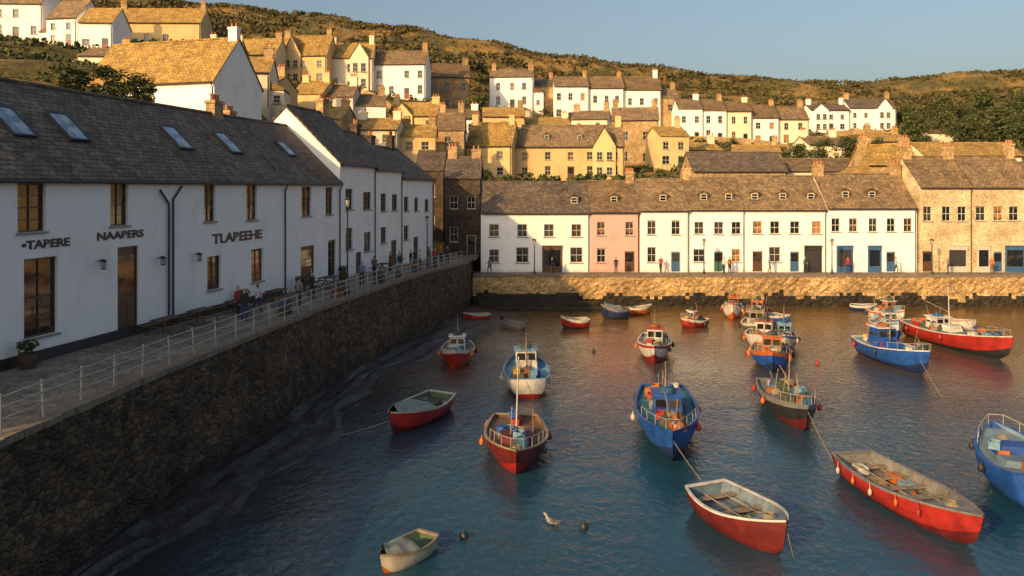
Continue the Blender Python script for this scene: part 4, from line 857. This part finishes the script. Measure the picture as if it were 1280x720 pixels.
def pot(x,y,z,rz,l,mt):
    r=thing('lobster_pot',l,'lobster pot',(x,y,z),rz,'lobster pots beside the quay railing')
    MB().box(-.42,.42,-.26,.26,0,.05).build('base',TW,r)
    for k in (-.4,0,.4): MB().path([(k,.25*math.cos(a*math.pi/8),.05+.36*math.sin(a*math.pi/8)) for a in range(9)],.022,5).build('hoop',GUT,r)
    q=MB(); A=[(.235*math.cos(a*math.pi/8),.05+.34*math.sin(a*math.pi/8)) for a in range(9)]
    for a,b_ in zip(A,A[1:]): q.face([(-.39,a[0],a[1]),(.39,a[0],a[1]),(.39,b_[0],b_[1]),(-.39,b_[0],b_[1])])
    for s in (-.39,.39): q.face([(s,a[0],a[1]) for a in A])
    q.build('netting',mt,r)
for j,(Y,up,l) in enumerate(((44,0,'nearest lobster pot, lower of the pair by the railing outside the pub'),(44.1,1,'lobster pot on top of the pair by the railing outside the pub'),(51.5,0,'lower left lobster pot of the pile by the railing below the cottage'),(52.6,0,'lower right lobster pot of the pile by the railing below the cottage'),(52,1,'top lobster pot of the pile by the railing below the cottage'),
   (58.5,0,'lower left lobster pot of the pile beyond the tall street lamp'),(59.6,0,'lower right lobster pot of the pile beyond the tall street lamp'),(59,1,'top lobster pot of the pile beyond the tall street lamp'),(63,0,'single lobster pot before the tall white gabled house'),(67,0,'lower lobster pot of the pair by the tall white gabled house'),(67.2,1,'upper lobster pot of the pair by the tall white gabled house'),(72,0,'furthest lobster pot by the railing in front of the crowd'))):
    pot(float(xe(Y))-.95,Y,qz(Y)+.005+up*.42,1.4+random.uniform(-.3,.3),l,[NET,NETB,NETO,NET][j%4])
def lamp(x,y,z,l,h=4.4):
    r=thing('street_lamp',l,'street lamp',(x,y,z),0,'street lamps'); MB().lathe([(.14,0),(.14,.25),(.08,.4),(.06,.9),(.045,h-.7),(.09,h-.66),(.03,h-.6)],10).build('post',GUT,r)
    a=MB(); a.lathe([(.02,h+.12),(.05,h+.05),(.24,h-.06),(.2,h-.1)],8); 
    for i in range(4): an=R(90*i+45); a.tube((.19*math.cos(an),.19*math.sin(an),h-.09),(.1*math.cos(an),.1*math.sin(an),h-.6),.014,k=4)
    a.build('lantern_cage',GUT,r); MB().lathe([(0,h-.1),(.17,h-.1),(.085,h-.58),(0,h-.58)],8).build('lamp_glass',LAMPG,r)
lamp(FX(54)+3.6,54,qz(54),'tall black street lamp on the left quay by the cottage',6.3)
lamp(FX(72)+3.4,72,qz(72),'black street lamp on the left quay near the crowd',4.6)
for px,l in ((668,'street lamp in front of the shaded white house'),(880,'street lamp in the left middle of the far quay'),(1040,'street lamp in the right middle of the far quay'),(1165,'street lamp in front of the tan stone house')): lamp(wx(px,82.2),82.2,3.12,l,3.6)
Y=260; x=wx(898,Y); o=MB().tube((0,0,-1),(0,0,9),.18,.1).box(-1.1,1.1,-.06,.06,7.6,7.8).box(-.8,.8,-.06,.06,6.7,6.9).build('utility_pole',BARK,loc=(x,Y,float(tz(x,Y)[0]))); tag(o,'wooden utility pole on the moor above the right terrace','pole')
# ---------------------------------------------------------------- light, camera
EL=R(20); sd=Vector((-.64*math.cos(EL),-.768*math.cos(EL),math.sin(EL)))
w=bpy.data.worlds.new('World'); bpy.context.scene.world=w; w.use_nodes=True; nt=w.node_tree
sk=nt.nodes.new('ShaderNodeTexSky'); sk.sky_type='NISHITA'; sk.sun_disc=False; sk.sun_elevation=EL; sk.sun_rotation=math.atan2(sd.x,sd.y); sk.air_density=1.1; sk.dust_density=5.0; sk.ozone_density=1.0
nt.links.new(sk.outputs[0],nt.nodes['Background'].inputs[0]); nt.nodes['Background'].inputs[1].default_value=.15
l=bpy.data.lights.new('sun','SUN'); l.energy=5; l.angle=R(.6); l.color=(1,.60,.24); lo=bpy.data.objects.new('sun',l); C.objects.link(lo); lo.rotation_euler=(-sd).to_track_quat('-Z','Y').to_euler()
cd=bpy.data.cameras.new('camera'); cam=bpy.data.objects.new('camera',cd); C.objects.link(cam); cam.location=(0,0,CAMZ); cam.rotation_euler=(R(90),0,0); cd.sensor_width=36; cd.lens=36*1000/1280; cd.shift_y=-125/1280; cd.clip_end=4000
bpy.context.scene.camera=cam
vs=bpy.context.scene.view_settings; vs.view_transform='Standard'; vs.look='None'; vs.exposure=0
